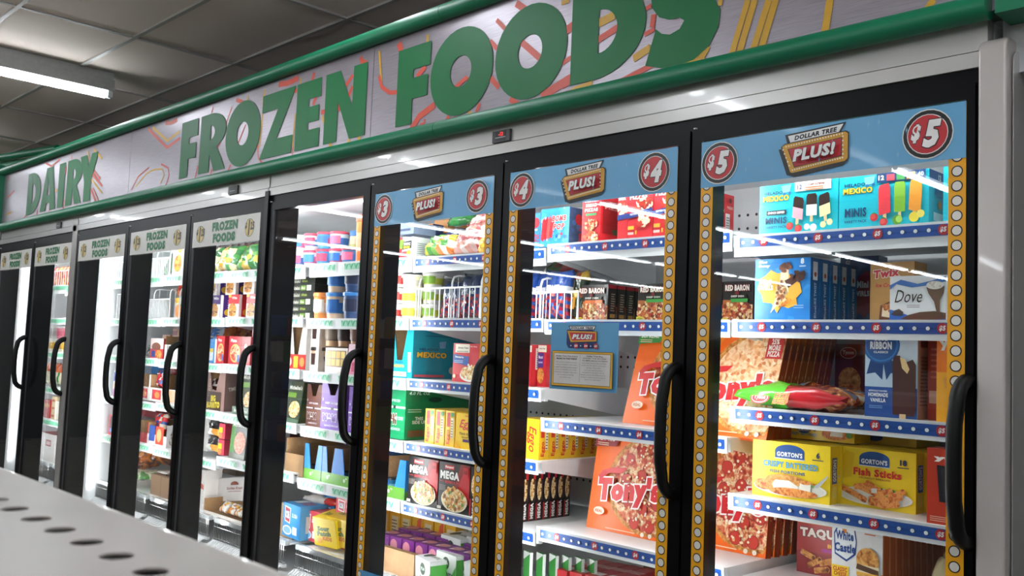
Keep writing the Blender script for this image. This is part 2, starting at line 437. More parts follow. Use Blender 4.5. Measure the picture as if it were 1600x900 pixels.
BULB_MESH = None
def put_banner_plus(door, xl, xr, price):
    zb, zt = 1.930, 2.058; W, H = xr-xl, zt-zb; y = D-.0135
    m = MB(); m.box(xl, xr, y, y+.0012, zb, zt, mat('#64a9d4', .35, 0, .1, .03, 9))
    F = Face((xl, y, zb), (1, 0, 0), (0, 0, 1), W, H)
    R = random.Random(int(price)); st = []
    for i in range(9):
        u, v = R.uniform(.2, .85), R.uniform(.1, .9); r = .035
        for a in range(4):
            t = a*math.pi/4; dx, dz = r*math.cos(t)*H/W*(1.6 if a % 2 == 0 else 1), r*math.sin(t)*3*(1 if a % 2 == 0 else .6)
            st.append(P_([(u-dx, v-dz), (u+.001, v-.004), (u+dx, v+dz), (u-.001, v+.004)], '#86bcd8'))
    draw(m, F, st)
    m.build('price_banner', door)
    for u in (.085, .88):
        q = MB(); F = Face((xl, y-.0008, zb), (1, 0, 0), (0, 0, 1), W, H); v = .5
        draw(q, F, [C_(u, v, .455, '#e9e6e2'), C_(u, v, .435, '#0c0b0d'), C_(u, v, .365, '#e9e6e2'), C_(u, v, .35, '#c5262f'),
                    T_('$', u-.037, v+.03, .34, '#f2efec', b=.06, sh=.25, w=.034, out='#140c0e', ow=.03),
                    T_(price, u+.015, v, .50, '#f2efec', b=.06, sh=.25, w=.062, out='#140c0e', ow=.03)])
        q.build('price_roundel', door)
    q = MB(); F = Face((xl, y-.0008, zb), (1, 0, 0), (0, 0, 1), W, H); c = .475
    items = [P_([(c-.11, .88), (c+.125, .96), (c+.105, .76), (c-.1, .68)], '#17161a'), P_([(c-.098, .85), (c+.115, .93), (c+.098, .78), (c-.088, .70)], '#ecebe9'),
             T_('DOLLAR TREE', c+.01, .815, .095, '#121214', w=.165, b=.05, sh=.2, rot=.06),
             P_([(c-.135, .60), (c-.1, .06), (c-.07, .0), (c+.115, .12), (c+.135, .2), (c+.1, .7), (c-.08, .6)], '#17161a'),
             P_([(c-.125, .64), (c-.11, .70), (c+.125, .79), (c+.137, .75), (c+.137, .24), (c+.125, .18), (c-.08, .06), (c-.09, .08)], '#17161a'),
             P_([(c-.12, .64), (c-.108, .68), (c+.122, .77), (c+.133, .73), (c+.133, .25), (c+.122, .2), (c-.077, .09), (c-.086, .11)], '#d9a033'),
             P_([(c-.098, .585), (c+.112, .67), (c+.112, .30), (c-.07, .19)], '#17161a'), P_([(c-.093, .575), (c+.109, .655), (c+.109, .315), (c-.068, .205)], '#c5262f')]
    for i in range(22):
        t = i/21; items.append(C_(c-.103+.222*t, .635+.085*t, .016, '#f6ecd2'))
        items.append(C_(c-.076+.197*t, .145+.105*t, .016, '#f6ecd2'))
    for i in range(5):
        items.append(C_(c+.1225, .32+.085*i, .016, '#f6ecd2')); items.append(C_(c-.108+.007*i, .56-.085*i, .016, '#f6ecd2'))
    items.append(T_('PLUS!', c+.014, .435, .25, '#f3f1ef', w=.165, b=.055, sh=.22, rot=.06, out='#17161a', ow=.025))
    draw(q, F, items); q.build('logo_badge', door)
    for xs, nm in ((xl, 'l'), (xr-.038, 'r')):
        zb2 = .42; q = MB(); q.box(xs, xs+.038, D-.0118, D-.0108, zb2, 2.056, mat('#f0a90e', .4, 0, 0, .02))
        o = q.build('marquee_strip', door); z = 2.035; w0 = door['_w']
        global BULB_MESH
        if BULB_MESH is None:
            bm = MB(); F = Face((0, 0, 0), (1, 0, 0), (0, 0, 1), .03, .03)
            for r, cc in ((.0128, '#17120e'), (.0102, '#e6e2dc')):
                F.k += 1; bm.add([F.pt(.5+r/.03*math.cos(a*.3927), .5+r/.03*math.sin(a*.3927), F.k) for a in range(16)], [tuple(range(16))], mat(cc, .4))
            bo = bm.build('marquee_bulb'); BULB_MESH = bo.data; bpy.data.objects.remove(bo)
        while z > zb2+.01:
            if not (nm == 'z'):
                bo = bpy.data.objects.new('marquee_bulb', BULB_MESH); COL.objects.link(bo); bo.parent = door
                bo.location = (xs+.004-w0[0], D-.0118-w0[1], z-.015-w0[2])
            z -= .0335
def put_banner_125(door, xl, xr):
    zb, zt = 1.930, 2.060; W, H = xr-xl, zt-zb; y = D-.012
    m = MB(); m.box(xl, xr, y, y+.001, zb, zt, mat('#e9e6e0', .35, 0, 0, .02, 9)); m.build('price_banner', door)
    q = MB(); F = Face((xl, y-.0005, zb), (1, 0, 0), (0, 0, 1), W, H)
    draw(q, F, [T_('FROZEN', .5, .71, .36, '#1f7a48', w=.38, b=.075), T_('FOODS', .495, .27, .36, '#1f7a48', w=.33, b=.075)]); q.build('lettering', door)
    for u in (.125, .86):
        q = MB(); F = Face((xl, y-.0005, zb), (1, 0, 0), (0, 0, 1), W, H)
        draw(q, F, [C_(u, .5, .36, '#f1efe9'), C_(u, .5, .335, '#4a6a50'), C_(u, .5, .31, '#e8cf86'),
                    T_('1', u-.005, .5, .56, '#23211f', w=.028, b=.08, sh=.2, rot=.05), T_('25', u+.04, .56, .3, '#23211f', w=.05, b=.05, sh=.1),
                    T_('$', u-.045, .58, .25, '#23211f', w=.024, b=.05, sh=.1)]); q.build('price_roundel', door)
doors = {}
for n, (ck, i) in DOORS.items():
    c = cases[ck]; ms = CASES[ck]; xa, xb = ms[i]+.004, ms[i+1]-.004; y = D-.010
    d = empty('door', (xa, y, .42), c); doors[n] = d
    zb, zt = .385, 2.098; sw = .036; sr = .042 if n != 8 else .022
    MB().box(xa, xa+sw-.002, y, y+.034, zb, zt, BLACKG).build('door_stile', d)
    MB().box(xb-sr+.002, xb, y, y+.034, zb, zt, BLACKG).build('door_stile', d)
    MB().box(xa+sw-.002, xb-sr+.002, y, y+.034, 2.062, zt, BLACKG).build('door_rail', d)
    MB().box(xa+sw-.002, xb-sr+.002, y, y+.034, zb, zb+.05, BLACKG).build('door_rail', d)
    MB().box(xa+sw-.002, xb-sr+.002, y+.008, y+.012, zb+.05, 2.062, GLASS).build('glass_pane', d)
    for s0, s1 in ((xa+sw-.002, xa+sw+.004), (xb-sr-.004, xb-sr+.002)): MB().box(s0, s1, y-.001, y+.007, zb+.05, 2.062, mat('#2b2c30', .5)).build('gasket', d)
    MB().lathe([(.006, 0), (.006, .004)], (xa+.01, y-.0, 2.099), STEEL, 8).build('hinge_pin', d, True)
    hxp = xb-(.022 if n != 8 else .012); z0, z1 = 1.085, 1.435; pts = []
    for a in range(7): t = a/6*math.pi/2; pts.append((hxp-.004*math.sin(t), y-.056*math.sin(t)+.004, z1-.0-.055*(1-math.cos(t))))
    for k in range(1, 6): pts.append((hxp-.006, y-.056-.006*math.sin(k/6*math.pi), z1-.055-(z1-z0-.11)*k/6))
    for a in range(7): t = math.pi/2*(1-a/6); pts.append((hxp-.004*math.sin(t), y-.056*math.sin(t)+.004, z0+.055*(1-math.cos(t))))
    MB().tube(pts, .0165, mat('#060607', .45, 0, 0, .05, 40, 0, 0, .3), 12).build('door_handle', d, True)
    gl, gr = xa+sw-.002, xb-sr+.002
    if n in (6, 7, 8): put_banner_plus(d, gl, gr+.002, {6: '3', 7: '4', 8: '5'}[n])
    elif n != 5: put_banner_125(d, gl, gr)
# shelves
PEG = BLACK
def hatch(its, u0, u1, v0=.1, v1=.9):
    n = 5; wd = (u1-u0)/n; its.append(R_(u0, v0, u1, v1, '#a6dcc0'))
    for i in range(n):
        a = u0+i*wd
        its.append(P_([(a, v1), (a+wd*.5, v0), (a+wd, v1)], '#4fb487'))
        for k in (.28, .55): its.append(P_([(a+wd*k*.5, v1-(v1-v0)*k+.02), (a+wd*k*.5+wd*.05, v1-(v1-v0)*k+.02), (a+wd*(.5+k*.35)+.01, v1), (a+wd*(.5+k*.35)-.01, v1)], '#d6f0e2'))
for n in LEV:
    ck, i = DOORS[n]; c = cases[ck]; ms = CASES[ck]; xa, xb = ms[i]+(.022 if i == 0 and ck != 'C' else .004), ms[i+1]-(.018 if i+2 == len(ms) and ck != 'B' else .004)
    if n == 0: xa += .45
    plus = {6: '$3', 7: '$4', 8: '$5'}.get(n)
    for li, z in enumerate(LEV[n]):
        sh = empty('shelf', (xa, SY, z), c)
        m = MB(); m.box(xa, xb, SY+.002, SB, z-.006, z, WHITE); m.box(xa+.01, xb-.01, SY+.03, SY+.045, z-.045, z-.006, WHITE)
        for xx in (xa+.004, xb-.008):
            m.add([(xx, SY+.02, z-.006), (xx, YB-.005, z-.006), (xx, YB-.005, z-.13), (xx, YB-.12, z-.11), (xx, SY+.02, z-.035),
                   (xx+.004, SY+.02, z-.006), (xx+.004, YB-.005, z-.006), (xx+.004, YB-.005, z-.13), (xx+.004, YB-.12, z-.11), (xx+.004, SY+.02, z-.035)],
                  [(0, 1, 2, 3, 4), (9, 8, 7, 6, 5), (0, 4, 9, 5), (4, 3, 8, 9), (3, 2, 7, 8)], WHITE)
        m.build('shelf_deck', sh)
        zb, zt = z-.046, z+.002
        if li == 0 or n in (7, 8) and li == 1: zb = z-.060 if li == 0 else z-.05
        MB().hexa([(xa, SY-.004, zb), (xb, SY-.004, zb), (xb, SY+.002, zb), (xa, SY+.002, zb)], [(xa, SY-.008, zt), (xb, SY-.008, zt), (xb, SY-.002, zt), (xa, SY-.002, zt)], WHITE).build('label_rail', sh)
        vb = Vector((0, -.004/(zt-zb), 1)).normalized(); yof = SY-.0045
        if plus:
            s0 = xa+.02; W = xb-s0-.006; H = .029
            m = MB(); F = Face((s0, yof-.0032, zt-.036), (1, 0, 0), vb, W, H); draw(m, F, [R_(0, 0, 1, 1, BLUE), R_(0, .46, 1, .5, '#14356b')]); o = m.build('price_strip', sh)
            m = MB(); F = Face((s0, yof-.0036, zt-.036), (1, 0, 0), vb, W, H); its = []
            x = .012; k = 0; rds = []
            while x < W-.01:
                if k % 5 == 2: rds.append(x)
                else: its += [('e', x/W, .5, .0062/W, .0062/H, '#10284f'), ('e', x/W, .5, .005/W, .005/H, '#eef0ee')]
                x += .0335; k += 1
            draw(m, F, its); m.build('strip_bulbs', sh)['kind'] = 'stuff'
            for x in rds:
                m = MB(); F = Face((s0, yof-.0042, zt-.036), (1, 0, 0), vb, W, H)
                draw(m, F, [('e', x/W, .5, .0135/W, .47, '#b0232c'), T_(plus, x/W, .5, .5, '#f3efee', w=.0165/W, b=.05, sh=.2)])
                m.build('price_roundel', sh)
        else:
            W = xb-xa
            for u0 in (.04, .37, .71):
                m = MB(); F = Face((xa+u0*W, yof-.003, zt-.040), (1, 0, 0), vb, .2, .034); its = [R_(0, 0, 1, 1, '#eef2ee')]
                hatch(its, .03, .97); draw(m, F, its); m.build('shelf_tag', sh)
# bottom baskets, rails and grilles
for n in LEV:
    ck, i = DOORS[n]; c = cases[ck]; ms = CASES[ck]; xa, xb = ms[i]+.03, ms[i+1]-.03; z = TRAYZ
    t = empty('bottom_basket', (xa, SY, z-.09), c)
    MB().box(xa, xb, SY+.012, SB, z-.008, z, WHITE).build('basket_floor', t)
    m = MB(); m.box(xa, xb, SY-.012, SY+.012, z-.010, z+.014, mat('#c9cdd0', .2, .5)); m.build('front_rail', t)
    m = MB()
    for zz in (z-.03, z-.085): m.tube([(xa, SY-.01, zz), (xb, SY-.01, zz)], .003, STEEL, 6)
    x = xa+.01
    while x < xb: m.tube([(x, SY-.012, z-.005), (x, SY-.014, z-.095)], .0018, STEEL, 4); x += .018
    m.build('wire_front', t)['kind'] = 'stuff'
    m = MB(); m.box(xa, xb, SY-.018, SY, z-.11, z-.095, WHITEP); m.box(xa, xb, 2.24, 2.252, z-.175, z-.155, WHITEP)
    x = xa
    while x < xb-.02:
        m.hexa([(x, SY-.018, z-.108), (x+.009, SY-.018, z-.108), (x+.009+.02, 2.25, z-.168), (x+.02, 2.25, z-.168)],
               [(x, SY-.018, z-.100), (x+.009, SY-.018, z-.100), (x+.009+.02, 2.25, z-.160), (x+.02, 2.25, z-.160)], WHITEP); x += .021
    m.box(xa, xb, 2.26, SY, z-.2, z-.18, BLACK)
    m.build('vent_grille', t)['kind'] = 'stuff'
# digital thermometers on the header bands
for k, (xa_, xb_, ck, on) in enumerate([(-2.336, -2.251, 'C', 1), (-4.222, -4.133, 'B', 0), (-6.625, -6.544, 'A', 0)]):
    t = empty('thermometer', (xa_, D-.008, 2.168), cases[ck]); w_ = xb_-xa_
    MB().box(xa_, xb_, D-.016, D-.004, 2.171, 2.211, mat('#3b3a3c', .4)).build('thermometer_body', t)
    m = MB(); F = Face((xa_, D-.0162, 2.171), (1, 0, 0), (0, 0, 1), w_, .04)
    its = [R_(.2, .45, .78, .93, '#060607'), R_(.2, .36, .78, .42, '#b9b7b4'), R_(.22, .1, .76, .3, '#1b1b1d')]
    draw(m, F, its)
    if on:
        F = Face((xa_, D-.0166, 2.171), (1, 0, 0), (0, 0, 1), w_, .04); draw(m, F, [T_('-12', .5, .68, .32, mat('#ff2418', .4, 0, 0, 0, 5, 2.0), w=.26, b=.02)])
    m.build('thermometer_display', t)
# silver divider between cases, black joint strip, right end panel
o = MB().box(-6.316, -6.232, D-.012, D+.05, .02, 2.20, SILV).build('case_divider'); tag(o, 'narrow silver upright trim between the far two-door and middle freezer cases', 'trim')
o = MB().box(-3.856, -3.824, D-.02, D+.02, .1, 2.152, BLACK).build('joint_strip'); tag(o, 'thin black joint strip between middle and nearest freezer cases', 'trim')
def roundpanel(x0, x1, y0, y1, z1, r, m):
    pr = [(y0, 0.0), (y0, z1-r)]+[(y0+r-r*math.cos(a*math.pi/16), z1-r+r*math.sin(a*math.pi/16)) for a in range(1, 9)]+[(y1, z1), (y1, 0)]
    n = len(pr); mb = MB(); mb.add([(x0, y, z) for y, z in pr]+[(x1, y, z) for y, z in pr],
        [tuple(range(n)), tuple(range(2*n-1, n-1, -1))]+[(i, n+i, n+(i+1) % n, (i+1) % n) for i in range(n)], m); return mb
ep = empty('end_panel', (-.72, D, 0))
ENDM = mat('#c9c1bd', 0.3, 0.1, 0.3, 0.04, 5)
pso = roundpanel(-.752, -.694, D-.02, YB+.06, 2.192, .03, ENDM).build('panel_shell', ep, True)
bv = pso.modifiers.new('soft_edges', 'BEVEL'); bv.width = .005; bv.segments = 3; bv.limit_method = 'ANGLE'; bv.angle_limit = .9
roundpanel(-.690, -.688, D+.01, YB+.03, 2.165, .03, mat('#b9b6b4', 0.18, 0.1, 0.5, 0.03, 5)).build('side_skin', ep, True)
tag(ep, 'grey rounded-top end panel closing the right end of the freezer row', 'panel')
# next wall section past the end panel (sliver at the frame's right edge)
o = MB().box(-.70, -.52, D+.14, YB, 2.2, 2.76, mat('#b9bab8', .5)).build('header_end_box'); tag(o, 'pale boxed end piece above the right end panel', 'panel')
fe = MB().box(-8.4, -7.86, D-.01, YB, .05, 2.235, mat('#2b2c2f', .4)); o = fe.build('dairy_case_side'); tag(o, 'dark case side standing beyond the far left freezer door', 'panel')

# ================================================================ THE HEADER SIGN
YS = 2.14
hd = empty('header_sign', (-4.3, YS, 2.24))
SIGN = bpy.data.materials.new('brushed_lilac_aluminium'); SIGN.use_nodes = True
nt = SIGN.node_tree; b = nt.nodes['Principled BSDF']; b.inputs['Metallic'].default_value = .35; b.inputs['Roughness'].default_value = .33
tc = nt.nodes.new('ShaderNodeTexCoord'); mp = nt.nodes.new('ShaderNodeMapping'); mp.inputs['Scale'].default_value = (3, 3, 160)
nz = nt.nodes.new('ShaderNodeTexNoise'); nz.inputs['Scale'].default_value = 3; nz.inputs['Detail'].default_value = 4
nt.links.new(tc.outputs['Object'], mp.inputs[0]); nt.links.new(mp.outputs[0], nz.inputs['Vector'])
rp = nt.nodes.new('ShaderNodeValToRGB'); rp.color_ramp.elements[0].color = srgb('#928a93')+[1]; rp.color_ramp.elements[1].color = srgb('#a59da5')+[1]
rp.color_ramp.elements[0].position = .35; rp.color_ramp.elements[1].position = .65
nt.links.new(nz.outputs['Fac'], rp.inputs['Fac']); nt.links.new(rp.outputs['Color'], b.inputs['Base Color'])
GREENP = mat('#0c7551', 0.42, 0, 0.0, 0.03, 4)
seams = [-7.84, -5.441, -3.052, -.70]; panels = []
for a, b_ in zip(seams[:-1], seams[1:]):
    panels.append(MB().box(a+.0015, b_-.0015, YS, YS+.012, 2.25, 2.70, SIGN).build('sign_panel', hd))
MB().box(-7.84, -.70, YS+.014, YS+.05, 2.24, 2.72, mat('#20372d', .6)).build('sign_backing', hd)
for z in (2.254, 2.690):
    for a, b_ in ((-7.84, -5.0), (-5.0, -2.602), (-2.602, -.722)):
        m = MB(); m.tube([(a+.001, YS-.018, z), (b_-.001, YS-.018, z)], .0295, GREENP, 20); m.build('pipe_rail', hd, True)
    for q in (-5.0, -2.602): MB().tube([(q-.002, YS-.018, z), (q+.002, YS-.018, z)], .0285, mat('#06251b', .6), 20).build('pipe_joint', hd, True)
MB().box(-7.90, -7.835, YS-.05, YS+.04, 2.235, 2.74, GREENP).build('end_post', hd)
m = MB().box(-.705, -.45, YS-.038, YS+.06, 2.228, 2.76, GREENP); m.build('end_post', hd)
MB().box(-.722, -.45, D+.045, D+.12, 2.12, 2.262, WHITEP).build('end_block', hd)
tag(hd, 'long lilac header sign reading DAIRY and FROZEN FOODS between two green pipes', 'sign')
def arc(cx, cy, rx, ry, n=16): return [(cx+rx*math.cos(-math.pi/2+math.pi*k/n), cy+ry*math.sin(-math.pi/2+math.pi*k/n)) for k in range(n+1)]
def strip(o, i): return [[o[k], o[k+1], i[k+1], i[k]] for k in range(len(o)-1)]
def ringp(cx, cy, a, b, c, d, n=32):
    O = [(cx+a*math.cos(6.28319*k/n), cy+b*math.sin(6.28319*k/n)) for k in range(n+1)]; I = [(cx+c*math.cos(6.28319*k/n), cy+d*math.sin(6.28319*k/n)) for k in range(n+1)]
    return strip(O, I)
LET = {
 'F': [[(0, 0), (.49, 0), (.49, .32), (.94, .32), (.94, .59), (.49, .59), (.49, .70), (1, .70), (1, 1), (0, 1)]],
 'R': [[(0, 0), (.4, 0), (.4, 1), (0, 1)]]+strip(arc(.4, .69, .58, .31), arc(.4, .67, .16, .12))+[[(.4, .38), (.4, .30), (.60, 0), (1.02, 0), (.66, .42)]],
 'O': ringp(.5, .5, .5, .535, .17, .19),
 'Z': [[(.02, 1), (1, 1), (.5, .27), (.97, .27), (.94, 0), (0, 0), (.5, .73), (.02, .73)]],
 'E': [[(0, 0), (1, 0), (1, .27), (.52, .27), (.52, .38), (.95, .38), (.95, .61), (.52, .61), (.52, .73), (1, .73), (1, 1), (0, 1)]],
 'N': [[(0, 0), (.33, 0), (.33, .56), (.64, 0), (1, 0), (1, 1), (.68, 1), (.68, .44), (.36, 1), (0, 1)]],
 'D': [[(0, 0), (.3, 0), (.38, .27), (.38, .73), (.3, 1), (0, 1)]]+strip(arc(.3, .5, .7, .5), arc(.38, .5, .25, .23)),
 'S': [[(0, .02), (.14, .36), (.22, .30), (.34, .27), (.47, .30), (.53, .37), (.47, .41), (.32, .42), (.18, .47), (.08, .58), (.05, .72), (.1, .88), (.24, 1.0), (.5, 1.05), (.72, 1.03), (.92, .97), (.8, .66), (.62, .72), (.52, .70), (.5, .64), (.6, .60), (.8, .56), (.93, .49), (1, .38), (.98, .22), (.86, .06), (.68, -.03), (.48, -.055), (.25, -.045)]],
 'A': [[(0, 0), (.36, 0), (.38, .17), (.41, .36), (.5, .72), (.5, 1), (.31, 1)], [(1, 0), (.69, 1), (.5, 1), (.5, .72), (.59, .36), (.62, .17), (.64, 0)], [(.38, .17), (.62, .17), (.59, .36), (.41, .36)]],
 'I': [[(0, 0), (1, 0), (1, 1), (0, 1)]],
 'Y': [[(0, 1), (.38, 1), (.5, .74), (.64, 1), (1, 1), (.68, .42), (.68, 0), (.3, 0), (.3, .42)]]}
GL_ = mat('#15713f', 0.5, 0.0, 0.0, 0.04, 5, 0, 0, 0.3)
def sign_letter(ch, p0, p1, panel):
    x0, x1 = PX(*p0, YS), PX(*p1, YS); z0, z1 = 2.306, 2.607; m = MB()
    for P in LET[ch]:
        P = [(x0+u*(x1-x0), YS-.0028, z0+v*(z1-z0)) for u, v in P]
        a = sum(P[i][0]*P[(i+1) % len(P)][2]-P[(i+1) % len(P)][0]*P[i][2] for i in range(len(P)))
        if a < 0: P = P[::-1]
        m.add(P, [tuple(range(len(P)))], GL_)
    m.build('letter', panel)
for ch, p0, p1, k in [('D', (40.6, 337), (64, 300), 0), ('A', (62, 332), (86.4, 327), 0), ('I', (89, 325), (101, 290), 0), ('R', (102, 322), (126, 316), 0), ('Y', (127, 245), (155, 237), 0),
    ('F', (280, 281), (311.5, 184.5), 1), ('R', (310, 273), (350.7, 264), 1), ('O', (352, 235), (406, 225), 1), ('Z', (405, 251), (464, 135.5), 1), ('E', (460, 239), (504, 121), 1), ('N', (505, 228), (573, 150), 1),
    ('F', (618, 203), (675, 66), 2), ('O', (674, 110), (771.5, 90), 2), ('O', (774, 110), (887, 70), 2), ('D', (891, 137), (1010.5, 30), 2), ('S', (1009, 97), (1126, 20), 2)]:
    sign_letter(ch, p0, p1, panels[k])
SR, SYL = mat('#d8503c', .45, 0, 0, .03), mat('#d3a12a', .45, 0, 0, .03)
A = lambda s, ox, oy, *p: [(ox+x/s, oy+y/s) for x, y in p]
f1 = lambda *p: A(3.75, 200, 60, *p); f2 = lambda *p: A(4.09, 560, 0, *p); f3 = lambda *p: A(4.444, 880, 0, *p); f4 = lambda *p: A(3, 1200, 0, *p); f0 = lambda *p: A(5, 0, 200, *p)
STK = [(f1((145, 522), (230, 600), (305, 545)), .018, 1), (f1((120, 530), (230, 640), (305, 585)), .018, 0), (f1((220, 497), (255, 495), (290, 478)), .022, 0),
 (f1((20, 890), (60, 810), (125, 755)), .008, 0), (f1((195, 737), (235, 760), (242, 800), (220, 865)), .01, 0), (f1((45, 870), (110, 790), (150, 770), (200, 765), (215, 800), (190, 850)), .009, 1),
 (f1((500, 402), (490, 440)), .01, 0), (f1((390, 830), (412, 745)), .01, 0), (f1((475, 815), (494, 765)), .01, 0), (f1((610, 400), (565, 530), (530, 640)), .008, 0), (f1((635, 360), (675, 374)), .02, 0),
 (f1((690, 505), (645, 615)), .008, 0), (f1((580, 790), (602, 740)), .01, 0), (f1((705, 335), (700, 362)), .01, 1), (f1((807, 300), (795, 345), (790, 450), (770, 640)), .012, 1), (f1((760, 625), (765, 700), (795, 742)), .01, 0),
 (f1((968, 630), (962, 690), (940, 715)), .01, 0), (f1((982, 440), (965, 640)), .009, 1), (f1((975, 300), (990, 312)), .02, 0), (f1((885, 270), (940, 262), (1000, 232)), .026, 0), (f1((1015, 230), (1010, 265)), .01, 1),
 (f1((1092, 200), (1082, 245)), .02, 0), (f1((1103, 345), (1085, 390)), .018, 0), (f1((1133, 435), (1155, 428)), .02, 0), (f1((1140, 455), (1152, 500)), .014, 1), (f1((1228, 395), (1242, 420)), .018, 0), (f1((1320, 215), (1272, 285)), .018, 0),
 (f1((1318, 280), (1292, 340)), .018, 0), (f1((1365, 108), (1372, 135), (1400, 148)), .022, 0), (f1((1183, 615), (1197, 655)), .02, 1), (f1((1297, 590), (1290, 630)), .016, 1), (f1((1355, 575), (1355, 615)), .02, 1),
 (f2((135, 326), (148, 520)), .012, 1), (f2((133, 485), (150, 555), (200, 592), (247, 590)), .017, 0), (f2((260, 275), (277, 325)), .03, 0), (f2((445, 220), (443, 270)), .014, 1), (f2((432, 425), (375, 492)), .022, 0),
 (f2((325, 848), (390, 745), (490, 670)), .027, 0), (f2((395, 797), (418, 790), (425, 762)), .012, 0), (f2((440, 822), (460, 815), (467, 792)), .012, 0), (f2((582, 745), (552, 795)), .02, 0), (f2((622, 752), (598, 788)), .018, 0),
 (f2((718, 712), (700, 762)), .016, 1), (f2((778, 662), (742, 752)), .015, 0), (f2((612, 568), (690, 498), (710, 518)), .018, 0), (f2((842, 262), (890, 312)), .018, 0), (f2((885, 128), (942, 188)), .016, 0), (f2((1010, 22), (1082, 70)), .024, 0),
 (f2((1045, 270), (1168, 378)), .022, 0), (f2((848, 498), (900, 560)), .02, 0), (f2((970, 632), (1050, 685)), .02, 0), (f2((1030, 432), (1052, 455)), .012, 0), (f2((1170, 618), (1358, 500)), .03, 0), (f2((1308, 402), (1362, 368)), .016, 0),
 (f2((1332, 195), (1375, 163)), .03, 0), (f2((1330, 612), (1392, 572)), .02, 1), (f2((1300, 22), (1350, 2)), .015, 1),
 (f3((0, 440), (55, 400)), .014, 0), (f3((-5, 592), (50, 552)), .03, 0), (f3((20, 668), (90, 620), (205, 582)), .02, 1), (f3((0, 22), (45, 0)), .015, 1), (f3((250, 162), (360, 105)), .028, 1), (f3((246, 278), (380, 192)), .022, 0),
 (f3((578, 62), (614, 40)), .014, 0), (f3((632, 100), (620, 190)), .018, 0), (f3((566, 242), (637, 202)), .014, 0), (f3((490, 410), (608, 330)), .024, 1), (f3((355, 588), (630, 448)), .017, 0), (f3((778, 472), (870, 458), (925, 420), (1000, 330)), .028, 1),
 (f3((945, 442), (1008, 318)), .018, 1), (f3((1165, 400), (1285, 2)), .018, 1), (f3((1218, 390), (1332, 2)), .020, 1), (f3((1315, 365), (1430, 2)), .020, 1), (f3((1372, 355), (1478, 2)), .020, 1), (f3((1097, 0), (1090, 40)), .014, 1),
 (f4((265, 172), (292, 0)), .020, 1), (f4((728, 68), (778, 0)), .016, 1), (f3((850, 160), (850, 215)), .012, 1),
 (f0((360, 275), (405, 300), (470, 245)), .014, 0), (f0((560, 215), (565, 245)), .01, 0), (f0((735, 165), (800, 240)), .016, 1), (f0((735, 340), (785, 400)), .02, 0), (f0((725, 365), (800, 455)), .016, 0), (f0((715, 400), (800, 510)), .012, 1),
 (f0((710, 480), (752, 580)), .014, 0), (f0((725, 470), (775, 575)), .012, 0), (f0((690, 180), (700, 250)), .014, 1), (f0((55, 680), (90, 655)), .016, 1), (f0((60, 545), (115, 490)), .012, 0), (f0((385, 660), (388, 620)), .012, 0), (f0((290, 680), (295, 630)), .012, 0), (f0((190, 705), (205, 680)), .012, 0),
 (f0((435, 495), (450, 480)), .02, 1), (f0((512, 360), (520, 300)), .014, 0), (f0((600, 610), (605, 560)), .012, 0), (f0((497, 640), (505, 560)), .012, 0), (f0((65, 400), (72, 380)), .012, 0)]
for si, (P, wd, ci) in enumerate(STK):
    Q = [(PX(x, y, YS), PZ(x, y, YS)) for x, y in P]; k = 0 if Q[0][0] < seams[1] else (1 if Q[0][0] < seams[2] else 2)
    L_ = []; R2 = []
    for i in range(len(Q)):
        a, b_ = Q[max(0, i-1)], Q[min(len(Q)-1, i+1)]; dx, dz = b_[0]-a[0], b_[1]-a[1]; ln = math.hypot(dx, dz) or 1
        nx, nz_ = -dz/ln*wd/2, dx/ln*wd/2; L_.append((Q[i][0]+nx, Q[i][1]+nz_)); R2.append((Q[i][0]-nx, Q[i][1]-nz_))
    mb_ = MB()
    for i in range(len(Q)-1):
        q = [R2[i], R2[i+1], L_[i+1], L_[i]]; q = [(x, YS-.0008-.00002*si, min(2.69, max(2.26, z))) for x, z in q]
        mb_.add(q, [(0, 1, 2, 3)], SYL if ci else SR)
    mb_.build('painted_stroke', panels[k])
# second header, turned a little, at the far left over the next section
h2 = empty('corner_sign', (-7.2, 2.29, 2.8)); m = MB()
m.tube([(-7.42, 2.37, 2.862), (-9.6, 1.86, 2.842)], .028, GREENP, 16); m.build('pipe_rail', h2, True)
MB().hexa([(-7.5, 2.40, 2.72), (-9.6, 1.91, 2.72), (-9.6, 1.93, 2.72), (-7.5, 2.42, 2.72)], [(-7.5, 2.40, 2.84), (-9.6, 1.91, 2.84), (-9.6, 1.93, 2.84), (-7.5, 2.42, 2.84)], mat('#2a8e5c', .45)).build('sign_panel', h2)
tag(h2, 'green piped sign end turned towards the aisle behind the far end of the header', 'sign')
